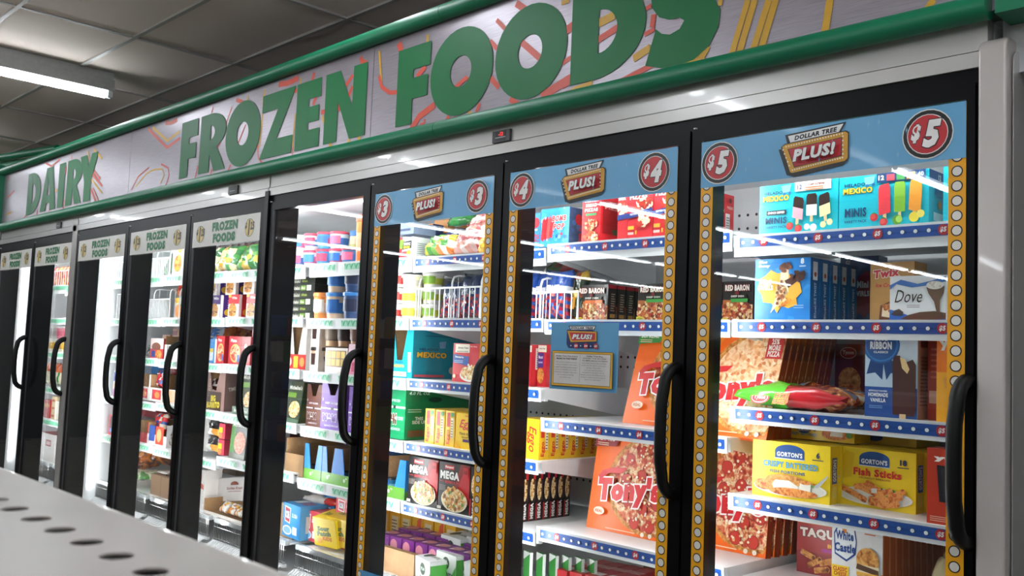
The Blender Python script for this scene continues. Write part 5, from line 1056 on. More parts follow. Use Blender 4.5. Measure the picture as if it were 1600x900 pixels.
t = tray('plain tan cardboard case open at the bottom of the $3 door', PX(593, 890, 2.42), PX(646, 890, 2.42), 2.42, Z, .10, .03, '#c9a078', name='cardboard_case', notch=False)
for i in range(3):
    zbag('dark meat tray bag among the green cartons, %s, bottom of $3 door' % ['left', 'middle', 'right'][i], PX(668+22*i, 840-12*i, 2.56+.08*i), 2.56+.08*i, Z+.03, .17, .13, .05, ['#2c1c1c', '#6a2a26', '#8e3a30', '#1f1b1c'], 88+i, 1.2)
m = MB(); q = MB().box(PX(560, 890, D-.013), PX(602, 890, D-.013), D-.0125, D-.0115, .50, .612, mat('#4f93c4', .35)).build('lower_sticker', doors[6])
m = MB(); F = Face((PX(560, 890, D-.013), D-.0126, .50), (1, 0, 0), (0, 0, 1), PX(602, 890, D-.013)-PX(560, 890, D-.013), .112); draw(m, F, [C_(.62, .62, .3, '#121318'), C_(.62, .62, .25, '#c5262f'), T_('$3', .62, .62, .3, '#f2efec', b=.05)]); m.build('price_roundel', doors[6])
# ---------- $4 door, bottom and small things
Z = TRAYZ
for i in range(7):
    x = PX(798+14*i, 880, 2.45); carton('green and white upright pouch carton, %s from left at the bottom of the $4 door' % NTH[i], x, x+.05, 2.45+.02*i, Z, .215, .012, '#3c8f3f', [R_(0, 0, 1, .8, '#3c8f3f'), P_([(0, .85), (1, .98), (1, 1), (0, 1)], '#e2e5e0'), *lines(.3, .7, .2, .5, 3, '#7fc07f')], [R_(0, 0, 1, 1, '#dfe4df')], yaw=-.35)
rs = [R_(0, 0, 1, 1, '#b92a30'), R_(.2, .1, .8, .35, '#e3d9cf'), *lines(.25, .75, .12, .33, 3, '#5a2a2c')]
for i in range(4):
    x = PX(868, 890, 2.50)+i*.06; carton('slim red bars carton lying in a row, %s from left, bottom of $4 door' % NTH[i], x, x+.055, 2.50+.01*i, Z+.08, .09, .26, '#b92a30', rs, rs, [R_(.1, .1, .9, .25, '#e3d9cf'), T_('BARS', .5, .6, .3, '#e9b9b4', w=.7, rot=1.57)])
carton('low white carton under the slim red bars at the bottom of the $4 door', PX(862, 890, 2.48), PX(905, 890, 2.48), 2.48, Z, .078, .3, '#d9dbd9', [C_(.3, .6, .3, '#e9e9e8')])
carton('brown cardboard case leaning at the back, bottom of the $4 door', -2.15, -1.95, 2.82, Z, .2, .1, '#8a6a50')
bag('white paper wrapped pack with black print, front at the bottom of the $4 door', -1.93, 2.52, Z+.09, .26, .20, .07, lambda u, v: mat('#d9d8d4', .6, 0, 0, .05, 10, 0, .3), 91, rz=.1)
bag('white paper wrapped pack with black print, lying behind the front one, $4 door bottom', -1.80, 2.68, Z+.12, .24, .18, .08, lambda u, v: mat('#cfcecb', .6, 0, 0, .05, 10, 0, .3) if not (.3 < u < .5 and .4 < v < .6) else mat('#26302a', .5), 92, rz=-.2)
# ---------- the notice on the $4 door glass
xa, xb = -2.035, -1.762; W, H = xb-xa, .208
n_ = MB().box(xa, xb, D-.0035, D-.0028, 1.350, 1.558, mat('#5c9fc9', .35, 0, .1, .03, 9)).build('notice_sheet', doors[7])
m = MB(); F = Face((xa, D-.0035, 1.350), (1, 0, 0), (0, 0, 1), W, H)
body1 = ['We wanted to bring you more', 'variety and extreme value items,', 'Dollar Tree Plus contains more', 'options to help feed your family.', 'Hopefully saving you the time', 'and trouble of making', 'one more trip!']
body2 = ['Queremos traerle más variedad', 'y artículos de valores extremos.', '¡Dollar Tree Plus', 'con más opciones para', 'ayudarle al alimento de su', 'familia, así puede ahorrarse su', 'tiempo y cualquiera molestia en', 'hacer un viaje más!']
its = [P_([(.27, .95), (.68, .955), (.66, .89), (.30, .88)], '#17161a'), P_([(.285, .94), (.67, .945), (.65, .90), (.31, .89)], '#e6e5e3'), T_('DOLLAR TREE', .475, .918, .032, '#17161a', w=.33, b=.05, sh=.15),
       P_([(.25, .89), (.25, .68), (.28, .62), (.66, .62), (.7, .7), (.7, .86), (.6, .9)], '#1d2a63'), P_([(.25, .88), (.70, .87), (.70, .72), (.31, .70)], '#17161a'), P_([(.256, .875), (.695, .865), (.695, .727), (.314, .707)], '#d9a033'), P_([(.29, .852), (.675, .845), (.675, .745), (.335, .73)], '#c5262f'),
       T_('PLUS!', .485, .79, .075, '#f3f1ef', w=.3, b=.06, sh=.2, out='#17161a', ow=.04)]
for u, s_ in ((.40, '$3'), (.55, '$4'), (.70, '$5')): its += [C_(u, .655, .042, '#b8242e'), T_(s_, u, .655, .035, '#f3f1ef', w=.045, b=.05), C_(u-.075, .655, .01, '#e6e5e3')]
its += [P_([(.055, .575), (.945, .575), (.955, .56), (.955, .07), (.945, .055), (.055, .045), (.045, .06), (.045, .56)], '#2a2a22'), R_(.052, .055, .948, .568, '#d9a62c'), R_(.078, .085, .922, .54, '#2a2a22'), R_(.083, .09, .917, .535, '#d6d1cc'), R_(.478, .11, .481, .52, '#55524e'),
        T_('Dollar Tree Plus brings', .28, .495, .024, '#23211f', w=.33, b=.03), T_('MORE TO THE TABLE!', .28, .46, .024, '#23211f', w=.31, b=.03), T_('Dollar Tree Plus,', .70, .505, .024, '#23211f', w=.24, b=.03), T_('el Dollar Tree que amas,', .70, .475, .022, '#23211f', w=.34, b=.02), T_('con MÁS valores increíbles!', .70, .445, .022, '#23211f', w=.37, b=.02)]
for i, s_ in enumerate(body1): its.append(T_(s_, .28, .405-i*.037, .018, '#3a3835', w=min(.34, .0118*len(s_)), b=.0))
for i, s_ in enumerate(body2): its.append(T_(s_, .70, .405-i*.034, .018, '#3a3835', w=min(.36, .0122*len(s_)), b=.0))
draw(m, F, its); m.build('notice_print', doors[7])
# ================================================================ door without a banner (fifth)
Z = L5[0]
tb = ['#3a74c0', '#d96a8e', '#4a8fc8', '#c84a6a']
for r_ in range(2):
    for i in range(5):
        if r_ == 1 and i > 3: continue
        x = PX(466+20*i, 412, 2.45+.02*(i > 2)); cup('pink and blue ice cream tub, %s from left in the %s layer, bannerless door' % (NTH[i], ['lower', 'upper'][r_]), x, 2.46+.02*(i > 2), Z+r_*.082, .050, .08, ['#e9e4e6', '#efe3e6', '#4f9acb', '#cfe0ea', '#4f86b8'][i], ['#dfe3e8', '#d9536e', '#d0455e', '#d0455e', '#c8364e'][i], tb[(i+r_) % 4], sticker=tb[(i+r_+1) % 4])
m = cup('tall orange cup standing at the right of top shelf, bannerless door', PX(566, 405, 2.43), 2.43, Z, .036, .215, '#e2783a', '#e2502a', '#e9a07a')
cup('tall clear jar with blue lid beside the orange cup, bannerless door top shelf', PX(556, 405, 2.52), 2.52, Z, .036, .165, '#c9c3a3', '#2f6fae', '#a8b06a')
Z = L5[1]
for i in range(3):
    x = PX(455+20*i, 462, 2.62); carton('red carton with white windows, %s from left at back of second shelf, bannerless door' % NTH[i], x, x+.12, 2.62, Z+.13, .06, .15, '#a82f3c', [R_(.1, .1, .3, .8, '#d9ccca'), R_(.4, .1, .6, .8, '#d9ccca'), R_(.7, .1, .9, .8, '#d9ccca')]); carton('dark carton under the red windowed one, %s from left, bannerless door' % NTH[i], x, x+.12, 2.62, Z, .128, .15, '#2a2a26')
mi = [R_(0, 0, 1, 1, '#262a22'), T_("Michelina's", .2, .5, .55, '#e3e0d6', w=.32, sh=.3), R_(.40, .15, .62, .85, '#6f9a2f'), R_(.66, .1, .86, .9, '#dcdcd4'), T_('Alfredo', .5, .5, .4, '#e9ecd9', w=.16)]
for k_2 in range(6):
    x = PX(453, 492, YF)+RND.uniform(-.004, .004); carton('dark green pasta carton lying flat, %s in the stack, second shelf, bannerless door' % (['bottom', 'second', 'third', 'fourth', 'fifth', 'top'][k_2]), x, x+.20, YF+.004, Z+k_2*.0335, .0325, .15, '#262a22', mi if k_2 % 2 == 0 else mi[:2]+[T_("Alfredo", .55, .5, .4, '#a9c04a', w=.25)], mi[:1])
cup('orange ice cream cup between the green stack and blue tubs, bannerless door', PX(504, 495, 2.44), 2.44, Z, .048, .125, '#e88a3c', '#e58a4a', '#f0c09a', sticker='#f0e2d0')
for r_ in range(2):
    for i in range(2):
        cup('blue lidded ice cream tub, %s and %s, second shelf of bannerless door' % (['lower', 'upper'][r_], ['left', 'right'][i]), PX(527+27*i, 495, 2.44), 2.44, Z+r_*.124, .058, .122, '#e3c3a4' if i == 0 else '#35507e', '#3f7fc4', '#3f7fc4' if i == 0 else '#4a5f8a', sticker='#2f6ab0' if i == 0 else '#2a2f4a')
Z = L5[2]
tray('white tray case with brown window and red printed base, third shelf, bannerless door', PX(446, 575, YF), PX(477, 578, YF), YF, Z, .225, .3, '#d9d2cc', front=[R_(0, 0, 1, .34, '#c42a2c'), C_(.18, .18, .1, '#f0d9d0'), R_(.4, .05, .62, .3, '#e9c23a'), E_(.82, .18, .12, .1, '#d98a4a'), R_(.0, .34, .18, 1, '#dfd8d2'), R_(.82, .34, 1, 1, '#dfd8d2')], cut=.34)
tray('plain white open case beside the brown windowed one, third shelf, bannerless door', PX(478, 578, YF+.02), PX(496, 580, YF+.02), YF+.02, Z, .21, .3, '#e6dfda', name='cardboard_case', notch=False)
for r_ in range(2):
    for i in range(4):
        if r_ == 0 and i > 0: continue
        cup('coffee ice cream tub with checked rim, %s from left, %s, third shelf of bannerless door' % (NTH[i], ['lower', 'upper'][r_]), PX(501+20*i, 578, 2.47), 2.47, Z+r_*.122, .052, .115, ['#e0b896', '#c9a27c', '#b58d6a', '#b08058'][i], '#2a2020', ['#4a2a22', '#6b5a4e', '#33221e', '#5a4034'][i], sticker=['#43241e', '#8a7a6a', '#2e1c1a', '#6a4a3c'][i])
tray('white case showing rows of gold wrapped bars under the coffee tubs, bannerless door', PX(507, 582, YF), PX(541, 586, YF), YF, Z, .115, .2, '#e6dcd2', front=[R_(.05, .25, .95, .9, '#8a6a3a')]+[R_(.08+.22*a, .30+.3*b, .26+.22*a, .56+.3*b, ['#e3c04a', '#d9aa2c'][(a+b) % 2]) for a in range(4) for b in range(2)], cut=1.0, notch=False)
carton('pink carton at the right end of third shelf, bannerless door', PX(543, 586, YF), PX(572, 590, YF), YF, Z, .135, .1, '#d97a9c', [R_(0, .5, 1, 1, '#e9c3d0'), R_(.2, .1, .8, .4, '#c23a62')])
Z = L5[3]
mfr = [R_(0, 0, 1, 1, '#2c3a24'), T_("Michelina's", .5, .86, .1, '#e8e5da', w=.85, sh=.2), R_(.05, .62, .6, .74, '#6f9a2f'), ('e', .6, .34, .36, .2, BOWL()), B_(.6, .34, .3, .16, 30, .03, ['#e3bb7a', '#c98a42', '#f0ddb0'], 95), P_([(0, 0), (1, 0), (1, .1), (0, .14)], '#54705a')]
carton('dark green pasta carton leaning sideways at left of fourth shelf, bannerless door', PX(443, 655, YF), PX(466, 655, YF), YF, Z, .20, .04, '#2c3a24', mfr, roll=.0, tilt=.12)
carton('dark green pasta carton tipped against the brown display, fourth shelf, bannerless door', PX(452, 660, YF+.02), PX(480, 660, YF+.02), YF+.05, Z, .20, .04, '#2c3a24', mfr, roll=.25, tilt=.1)
def mmt(label, pl, pr, col, dk, ht, y=YF, nc=.72):
    xa, xb = PX(pl, 668, y), PX(pr, 668, y)
    tray(label, xa, xb, y, Z, ht, .3, col, front=[R_(0, .42, 1, .45, '#e6dfe8'), R_(.45, .41, .58, .46, '#2a2024'), T_('M&M', .4, .25, .16, dk, w=.6, b=.06, out='#ece8e6', ow=.05), T_('KEEP FROZEN', .5, .55, .04, '#e6dfe8', w=.6), T_('SANDWICH', .5, .08, .04, '#e6dfe8', w=.6), T_('5', .1, .62, .05, '#e6dfe8')], cut=nc)
mmt('brown notched sandwich display carton on the fourth shelf, bannerless door', 477, 500, '#6a3a2c', '#5a2f26', .195, YF+.01)
mmt('purple notched sandwich display carton on the fourth shelf, bannerless door', 500, 535, '#7a4ab4', '#7a4ab4', .215, YF-.004)
mmt('purple display carton half hidden by the handle, fourth shelf, bannerless door', 543, 572, '#7440b0', '#7a4ab4', .20)
Z = L5[4]
tray('brown cardboard case at left of fifth shelf, bannerless door', PX(444, 742, YF), PX(473, 744, YF), YF, Z, .10, .3, '#a5815c', name='cardboard_case', notch=False, hb=.17)
for i in range(5):
    x = PX(452+22*i, 700, 2.62); carton('pink and purple dinner carton, %s from left behind the blue trays, bannerless door' % NTH[i], x, x+.12, 2.62, Z, .185, .05, ['#2f1f1c', '#b0568e', '#7a2a44', '#9a5ab0', '#3a2420'][i], [R_(0, 0, 1, 1, ['#2f1f1c', '#c06a9c', '#6a2438', '#b48ac8', '#3a2420'][i]), P_([(.3, 0), (1, 0), (1, .8), (.8, .6)], BOWL())])
for i, (a, b) in enumerate([(474, 501), (502, 526), (526, 556)]):
    btray('bright blue and green display tray, %s from left on fifth shelf, bannerless door' % NTH[i], a, b, YF-.0, Z)
    cup('small blue tin inside the %s blue display tray, bannerless door' % NTH[i], PX((a+b)/2-2, 740, 2.46), 2.46, Z+.003, .034, .06, '#2a6fa4', '#1f2a3a', '#7fc3de')
Z = TRAYZ
for i in range(3):
    bag('clear wrapped sausage pack with red label, %s in the pile, bottom left of bannerless door' % ['lowest', 'middle', 'top'][i], -4.0+.13+.07*(i == 2), 2.60+.05*(i == 2), Z+.165+.045*i, .26, .16, .045, lambda u, v: plastic('#d8d2cc') if v < .28 and u < .62 else (plastic('#b8302a') if v < .28 else BAGMIX()), 100+i, rz=.15)
carton('low tan case at the far left bottom, bannerless door', -4.06, -3.945, 2.44, Z, .16, .3, '#b89a78', [])
ice = lambda bc, t2: [R_(0, 0, 1, 1, bc), P_([(.12, .45), (.42, .40), (.45, .88), (.1, .92)], '#eceff2'), P_([(.15, .48), (.39, .44), (.41, .84), (.14, .88)], '#c9303a'), T_('ICEE', .27, .66, .22, '#f2f3f4', w=.2, b=.06, out='#2a4f9e', ow=.06), T_('SLUSH', .68, .68, .12, '#e9eef4', w=.3, b=.03), E_(.3, .2, .26, .14, '#e9eef4'), E_(.3, .2, .2, .1, t2), R_(.6, .12, .85, .35, '#e9eef4')]
def icee(label, pl, pr, yb, ht, y, z, bc, sc, yaw=-.35, d=.14):
    xa, xb = PX(pl, yb, y), PX(pr, yb, y)
    return carton(label, xa, xb, y, z, ht, d, bc, ice(bc, '#7fb6e0'), [R_(0, 0, 1, 1, sc), R_(.2, .2, .5, .7, '#dfe6ec')], [R_(.1, .3, .4, .8, '#e6edf2'), T_('ICEE', .65, .5, .4, '#c9303a', w=.35)], yaw=yaw)
icee('light blue slush pops carton standing front left at the bottom, bannerless door', 440, 473, 848, .155, 2.43, Z+.015, '#2f95d8', '#4aa5e0', -.1)
icee('red slush pops carton front middle at the bottom, bannerless door', 472, 500, 855, .14, 2.46, Z+.015, '#c6404a', '#b8323e', -.05)
icee('blue slush pops carton stacked at upper back, bottom of bannerless door', 489, 522, 800, .105, 2.56, Z+.125, '#2f95d8', '#2f86c8', 0)
icee('blue slush pops carton under the stacked one at back, bottom of bannerless door', 490, 523, 830, .12, 2.57, Z, '#2f95d8', '#2f86c8', 0)
icee('red slush pops carton stacked at right of the blue one, bottom of bannerless door', 524, 556, 812, .105, 2.50, Z+.13, '#cf3a46', '#c2303c', 0)
icee('red slush pops carton below the stacked red one, bottom of bannerless door', 524, 556, 840, .125, 2.52, Z, '#cf3a46', '#c2303c', 0)
sp_ = [R_(0, 0, 1, 1, '#e8c61f'), T_('Sour\nPatch', .45, .55, .35, '#3f6a2a', w=.6, b=.05, out='#2a2a1a', ow=.02, rot=.1), T_('KIDS', .6, .3, .14, '#c9623a', w=.4, b=.05), E_(.25, .2, .15, .1, '#e0a02a')]
for i, (px_, y, z) in enumerate([(505, 2.42, Z+.02), (528, 2.45, Z+.03), (530, 2.60, Z+.10)]):
    x = PX(px_, 860, y); carton('yellow sour candy pops carton tilted forward, %s at the bottom of bannerless door' % ['front left', 'front right', 'rear'][i], x-.07, x+.08, y, z, .13, .13, '#e8c61f', sp_, [R_(0, 0, 1, 1, '#e8c61f'), R_(.15, .35, .85, .95, '#ece9dc'), *lines(.2, .8, .4, .9, 9, '#6a6248', .35), R_(.1, .1, .9, .2, '#c9a81c')], [T_('Sour Patch', .5, .5, .3, '#6a7a22', w=.7, b=.04)], yaw=.15-.1*i, tilt=-.18)
# ================================================================ middle case doors
DN = {4: 'nearest $1.25 door', 3: 'second $1.25 door', 2: 'third $1.25 door', 1: 'fourth $1.25 door'}
Z = L4[0]
for i, (px_, cs) in enumerate([(322, ['#2e6b3a', '#3f8a44', '#c9cfae']), (350, ['#2f7a3f', '#d9a83a', '#4f9a4a', '#e9dfa9']), (385, ['#2f7a3f', '#e0c050', '#6aa84f', '#3a7a3a'])]):
    zbag('green and yellow vegetable bag, %s from left, top shelf, %s' % (NTH[i], DN[4]), PX(px_, 425, 2.50), 2.50, Z, .24, .17, .08, cs, 110+i, .45)
for i in range(4):
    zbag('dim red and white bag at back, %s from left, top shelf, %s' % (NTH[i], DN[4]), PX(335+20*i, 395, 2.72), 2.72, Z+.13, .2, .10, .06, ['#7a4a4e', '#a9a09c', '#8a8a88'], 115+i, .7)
Z = L4[1]
def burger(c1, c2): return [R_(0, 0, 1, 1, '#ece6e2'), R_(0, .6, 1, 1, c1), T_('White', .55, .86, .12, '#f3efe9', w=.5), E_(.42, .38, .36, .26, CRUST()), R_(.1, .2, .76, .28, '#5a3222'), E_(.42, .16, .33, .1, CRUST()), R_(0, .88, .25, 1, '#e6b93a')]
bsd = lambda c1: [R_(0, 0, 1, 1, c1), R_(.0, 0, .12, 1, '#e6e0dc'), R_(.88, 0, 1, 1, '#e6e0dc'), E_(.35, .25, .18, .15, '#e6b93a'), *lines(.3, .8, .45, .85, 4, '#b9a9c4', .4)]
for r_ in range(2):
    for i in range(3):
        pl = 322+28*i+(6 if r_ == 0 else 0); c1 = '#4a2a78' if r_ == 1 or i == 0 else '#c9303a'
        x = PX(pl, 495, 2.42+.02*r_); carton('%s burger carton, %s from left in the %s layer, second shelf, %s' % ('purple' if c1 == '#4a2a78' else 'red', NTH[i], ['lower', 'upper'][r_], DN[4]), x, x+.115, 2.42+.02*r_, Z+.127*r_, .125, .13, c1, burger(c1, c1), bsd(c1))
Z = L4[2]
zbag('blue and orange bag lying over the cartons at left, third shelf, %s' % DN[4], PX(334, 555, 2.55), 2.55, Z+.06, .24, .14, .08, ['#2d62ae', '#c9cfd9', '#3f7fc4', '#c96a2a'], 120, .5)
carton('blue and white carton at the left end of third shelf, %s' % DN[4], PX(318, 566, YF), PX(334, 567, YF), YF, Z, .13, .12, '#2f86cc', [R_(.1, .1, .9, .5, '#dfe6ea'), R_(.5, .45, .9, .6, '#e6c93a')], [R_(0, 0, 1, 1, '#d9e0e6')])
rp_ = [R_(0, 0, 1, 1, '#b9202c'), E_(.55, .4, .42, .33, '#e0b060'), E_(.55, .4, .36, .27, PIZZA()), T_('Pizza', .4, .85, .11, '#f2e8e2', w=.5, sh=.2), R_(.75, .1, .92, .35, '#3a6ab0')]
for i in range(3):
    x = PX(337+19*i, 570, YF); carton('red personal pizza carton, %s from left, third shelf, %s' % (NTH[i], DN[4]), x, x+[.085, .13, .10][i], YF, Z, .148, .10, '#b9202c', rp_ if i < 2 else [R_(0, 0, 1, 1, '#c42430'), C_(.5, .65, .1, '#e9c3bf'), R_(0, .0, .1, 1, '#8e1820')], [R_(0, 0, 1, 1, '#9a1a24')])
carton('red and white upright carton at the right end of third shelf, %s' % DN[4], PX(391, 575, 2.42), PX(400, 575, 2.42), 2.42, Z, .24, .1, '#c9565a', [R_(0, 0, 1, .45, '#ded6d2'), *lines(.1, .9, .05, .4, 6, '#7a5a5a'), R_(.5, .5, .8, .95, '#e9c9c4')])
for i in range(3):
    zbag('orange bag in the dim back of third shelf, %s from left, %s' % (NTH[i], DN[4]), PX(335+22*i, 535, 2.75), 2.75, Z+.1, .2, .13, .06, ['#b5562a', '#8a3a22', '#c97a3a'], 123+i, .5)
Z = L4[3]
tray('brown display case of burritos with yellow lettering, fourth shelf, %s' % DN[4], PX(316, 641, YF), PX(349, 644, YF), YF, Z, .245, .36, '#8a6a62', front=[R_(0, 0, .18, 1, '#b9b1ad'), R_(.2, 0, .86, .42, '#3a221c'), T_('BIG\nBURRITO', .5, .2, .28, '#dcc832', w=.6, b=.05, rot=.05), P_([(.02, .08), (.15, .05), (.17, .2), (.04, .22)], '#dcdad6')], side=[R_(0, 0, 1, 1, '#6f5550'), T_('TIME', .12, .5, .08, '#cfc9c4', w=.12, rot=.2), T_('BIG\nBURRITO', .42, .52, .26, '#c9b436', w=.2, b=.05, rot=.1)], cut=.45)
zbag('small dark burrito pack sitting in the brown case, fourth shelf, %s' % DN[4], PX(334, 630, 2.46), 2.46, Z+.08, .12, .09, .04, ['#4a1f18', '#d9d3cc', '#2a1a18'], 127, .2)
carton('slim red carton left of the brown burrito case, fourth shelf, %s' % DN[4], PX(313, 640, 2.41), PX(315.5, 640, 2.41), 2.41, Z, .245, .1, '#c2262e')
carton('green pasta carton with white script near the door handle, fourth shelf, %s' % DN[4], PX(371, 648, 2.43), PX(398, 650, 2.43), 2.43, Z, .225, .05, '#33552a', mfr[:3]+mfr[3:], tilt=.1, roll=-.02)
carton('pale green pasta carton lying flat before the upright one, fourth shelf, %s' % DN[4], PX(362, 650, 2.40), PX(392, 652, 2.40), 2.40, Z, .04, .1, '#54705a', [T_("Michelina's", .5, .5, .5, '#c9d2c4', w=.8, sh=.2)])
Z = L4[4]
carton('white carton with red writing at far left of fifth shelf, %s' % DN[4], PX(310, 705, 2.43), PX(322, 707, 2.43), 2.43, Z, .19, .3, '#d9d3cf', [T_('FRESH', .3, .75, .08, '#c9404a', w=.4), R_(.1, .1, .4, .14, '#c9404a')])
for r_ in range(2):
    zbag('black and white noodle bag, %s of the two stacked, fifth shelf, %s' % (['lower', 'upper'][r_], DN[4]), PX(333, 712, 2.43), 2.43, Z+.085*r_, .13, .09, .05, lambda u, v: plastic('#1d1a1a') if v > .45 else (plastic('#e6e2dc') if u < .55 else plastic('#c98a3a')), 130+r_, .15)
    carton('small box end with red stripe and yellow price, %s, fifth shelf, %s' % (['lower', 'upper'][r_], DN[4]), PX(340, 715, 2.42), PX(349, 716, 2.42), 2.42, Z+.085*r_, .08, .1, '#d9405a', [R_(0, .4, .6, .75, '#e6d22a'), E_(.3, .2, .3, .18, '#d98a4a')])
carton('dark green pasta carton with pink noodles facing out, fifth shelf, %s' % DN[4], PX(357, 718, YF), PX(381, 722, YF), YF, Z, .20, .05, '#23301f', [R_(0, 0, .5, 1, '#3f7a2a'), R_(.3, 0, 1, .95, '#262a22'), T_("Michelina's", .5, .87, .1, '#ecebe2', w=.85, sh=.2), E_(.62, .42, .36, .28, food('pink_noodles', ['#a8402a', '#e0785a', '#f0a98a'], 90)), P_([(0, 0), (1, 0), (1, .12), (0, .16)], '#54564a')], tilt=.06)
carton('dark pasta carton right of the green one, fifth shelf, %s' % DN[4], PX(383, 722, YF), PX(396, 724, YF), YF, Z, .19, .05, '#2a2224', [R_(.1, .5, .8, .9, '#6a2a2a'), R_(.1, .05, .9, .2, '#5f6258')])
Z = TRAYZ
carton('long white keep frozen carton lying slanted across the bottom, %s' % DN[4], PX(310, 775, 2.54), PX(310, 775, 2.54)+.62, 2.54, PZ(312, 785, 2.54), .125, .05, '#d5d0cd', [T_('KEEP FROZEN', .24, .78, .08, '#8a4a42', w=.26), *lines(.08, .36, .5, .68, 3, '#a8706a', .3), C_(.12, .34, .09, '#b98a7c'), T_('NYC', .24, .34, .17, '#2a2624', w=.11, b=.07), E_(.70, .70, .07, .14, '#8e4a3a'), R_(.62, .52, .79, .68, '#d5d0cd'), T_('Golden Krust', .70, .55, .12, '#8e4a3a', w=.28, sh=.1), R_(.58, .4, .82, .42, '#8e4a3a')], roll=-.15)
tray('white open case with brown inside at the bottom front, %s' % DN[4], PX(316, 822, 2.43), PX(395, 845, 2.43), 2.43, Z, .014, .12, '#d8d0c8', name='cardboard_case', notch=False, hb=.075)
for i in range(5):
    zbag('gold clear bread pack in white case, %s from left, bottom, %s' % (NTH[i], DN[4]), PX(345+11*i, 830, 2.46), 2.455, Z+.006, .075, .07, .035, ['#d9a03a', '#e6dfd6', '#b9702a', '#cfc9c4'], 140+i, .8+.1*i)
tray('brown open case standing behind the slanted white carton, bottom, %s' % DN[4], PX(306, 750, 2.76), PX(306, 750, 2.76)+.5, 2.76, Z+.14, .10, .2, '#8a6c58', name='cardboard_case', notch=False, hb=.12)
zbag('orange glazed meat bag peeking from the brown case at the back, %s' % DN[4], PX(318, 735, 2.85), 2.85, Z+.2, .25, .12, .06, ['#c96a24', '#8e3f1a', '#e09a4a'], 147, .6)
carton('white carton with orange flame corner at lower left, bottom, %s' % DN[4], PX(305, 800, 2.46), PX(317, 805, 2.46), 2.46, Z, .215, .1, '#e6dfda', [P_([(.1, .6), (.5, .55), (.6, .8), (.3, 1), (.05, .95)], '#e8862a'), P_([(.1, .55), (.9, .5), (.9, .62), (.1, .7)], '#d9402a')])
# centre door of the middle case
Z = L3[0]
wire_fence('white wire divider at left of top shelf, %s' % DN[3], PX(229, 435, YF), PX(264, 431, YF), YF, Z, .115, (PX(243, 434, YF+.0), PX(264, 430, YF)), .35, .022, .165)
carton('white nuggets carton with golden star bites, top shelf, %s' % DN[3], PX(268, 430, 2.42), PX(284, 429, 2.42), 2.42, Z, .19, .08, '#e2ded8', [T_('TYSON\nFUN', .35, .88, .13, '#3a3a3a', w=.5), ('e', .55, .4, .36, .26, NUGGET()), E_(.7, .85, .2, .12, '#e6a83a'), B_(.55, .42, .3, .22, 12, .07, ['#e6a23c', '#f0b95a', '#d98a2a'], 150)])
for i in range(3):
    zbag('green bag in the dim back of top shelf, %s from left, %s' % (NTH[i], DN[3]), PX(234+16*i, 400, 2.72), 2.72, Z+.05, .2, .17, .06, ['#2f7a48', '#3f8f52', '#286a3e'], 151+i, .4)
Z = L3[1]
wire_fence('white wire divider with tall hoops along second shelf, %s' % DN[3], PX(226, 498, YF), PX(264, 497, YF), YF, Z, .115, (PX(238, 498, YF), PX(263, 497, YF), PX(278, 497, YF)), .4, .02, .18)
carton('white carton with orange patty picture at right of second shelf, %s' % DN[3], PX(272, 497, 2.44), PX(286, 497, 2.44), 2.44, Z, .125, .08, '#e0dcd4', [R_(0, .75, .5, 1, '#e6b93a'), ('e', .5, .38, .4, .32, food('orange_patty', ['#d9682a', '#ee8a3f', '#f0a45a'], 60)), R_(.6, .6, 1, .7, '#4f9a4a')])
zbag('orange red bag on top of the white patty carton, second shelf, %s' % DN[3], PX(282, 468, 2.46), 2.46, Z+.127, .09, .11, .05, ['#e0623c', '#e88a5a', '#c9402c'], 155, .3)
Z = L3[2]
carton('white and red mini burgers carton with dark fruit print, third shelf, %s' % DN[3], PX(234, 562, YF), PX(254, 563, YF), YF, Z, .125, .12, '#c9303a', [R_(0, .5, 1, 1, '#e3cfc9'), E_(.45, .6, .35, .2, '#7a4a3a'), R_(0, 0, 1, .45, '#c9303a'), R_(.1, .1, .4, .4, '#23408a'), E_(.68, .24, .24, .2, CRUST())])
carton('orange and dark carton behind the white and red one, third shelf, %s' % DN[3], PX(252, 555, 2.55), PX(264, 555, 2.55), 2.55, Z, .15, .1, '#b56a3a', [E_(.5, .5, .4, .3, '#3a2a4a')])
tray('white display tray with black script cut by the handle, third shelf, %s' % DN[3], PX(256, 564, YF), PX(283, 567, YF), YF, Z, .09, .2, '#dcdad6', notch=False, hb=.14, front=[T_('ice', .3, .5, .4, '#26221f', w=.3, b=.04)])
for i in range(2): carton('small tan picture carton, %s of two stacked at back, third shelf, %s' % (['lower', 'upper'][i], DN[3]), PX(268, 545, 2.56), PX(284, 545, 2.56), 2.56, Z+.13+.062*i, .06, .1, '#b9805a', [R_(0, .3, .5, .8, '#8e3a3a'), E_(.7, .5, .2, .3, '#e0a85a')])
zbag('crumpled grey bag at left of third shelf, %s' % DN[3], PX(226, 560, 2.45), 2.45, Z, .12, .08, .05, ['#6a6a66', '#3f4240', '#8e8f8c'], 157, .8)
Z = L3[3]
carton('purple carton at back left of fourth shelf, %s' % DN[3], PX(218, 600, 2.68), PX(233, 600, 2.68), 2.68, Z+.1, .10, .1, '#5a3a94', [T_('PARTY', .4, .5, .3, '#cfc0e6', w=.6)])
carton('blue carton at back beside the purple one, fourth shelf, %s' % DN[3], PX(234, 600, 2.68), PX(262, 600, 2.68), 2.68, Z+.1, .10, .1, '#3a78b4', [])
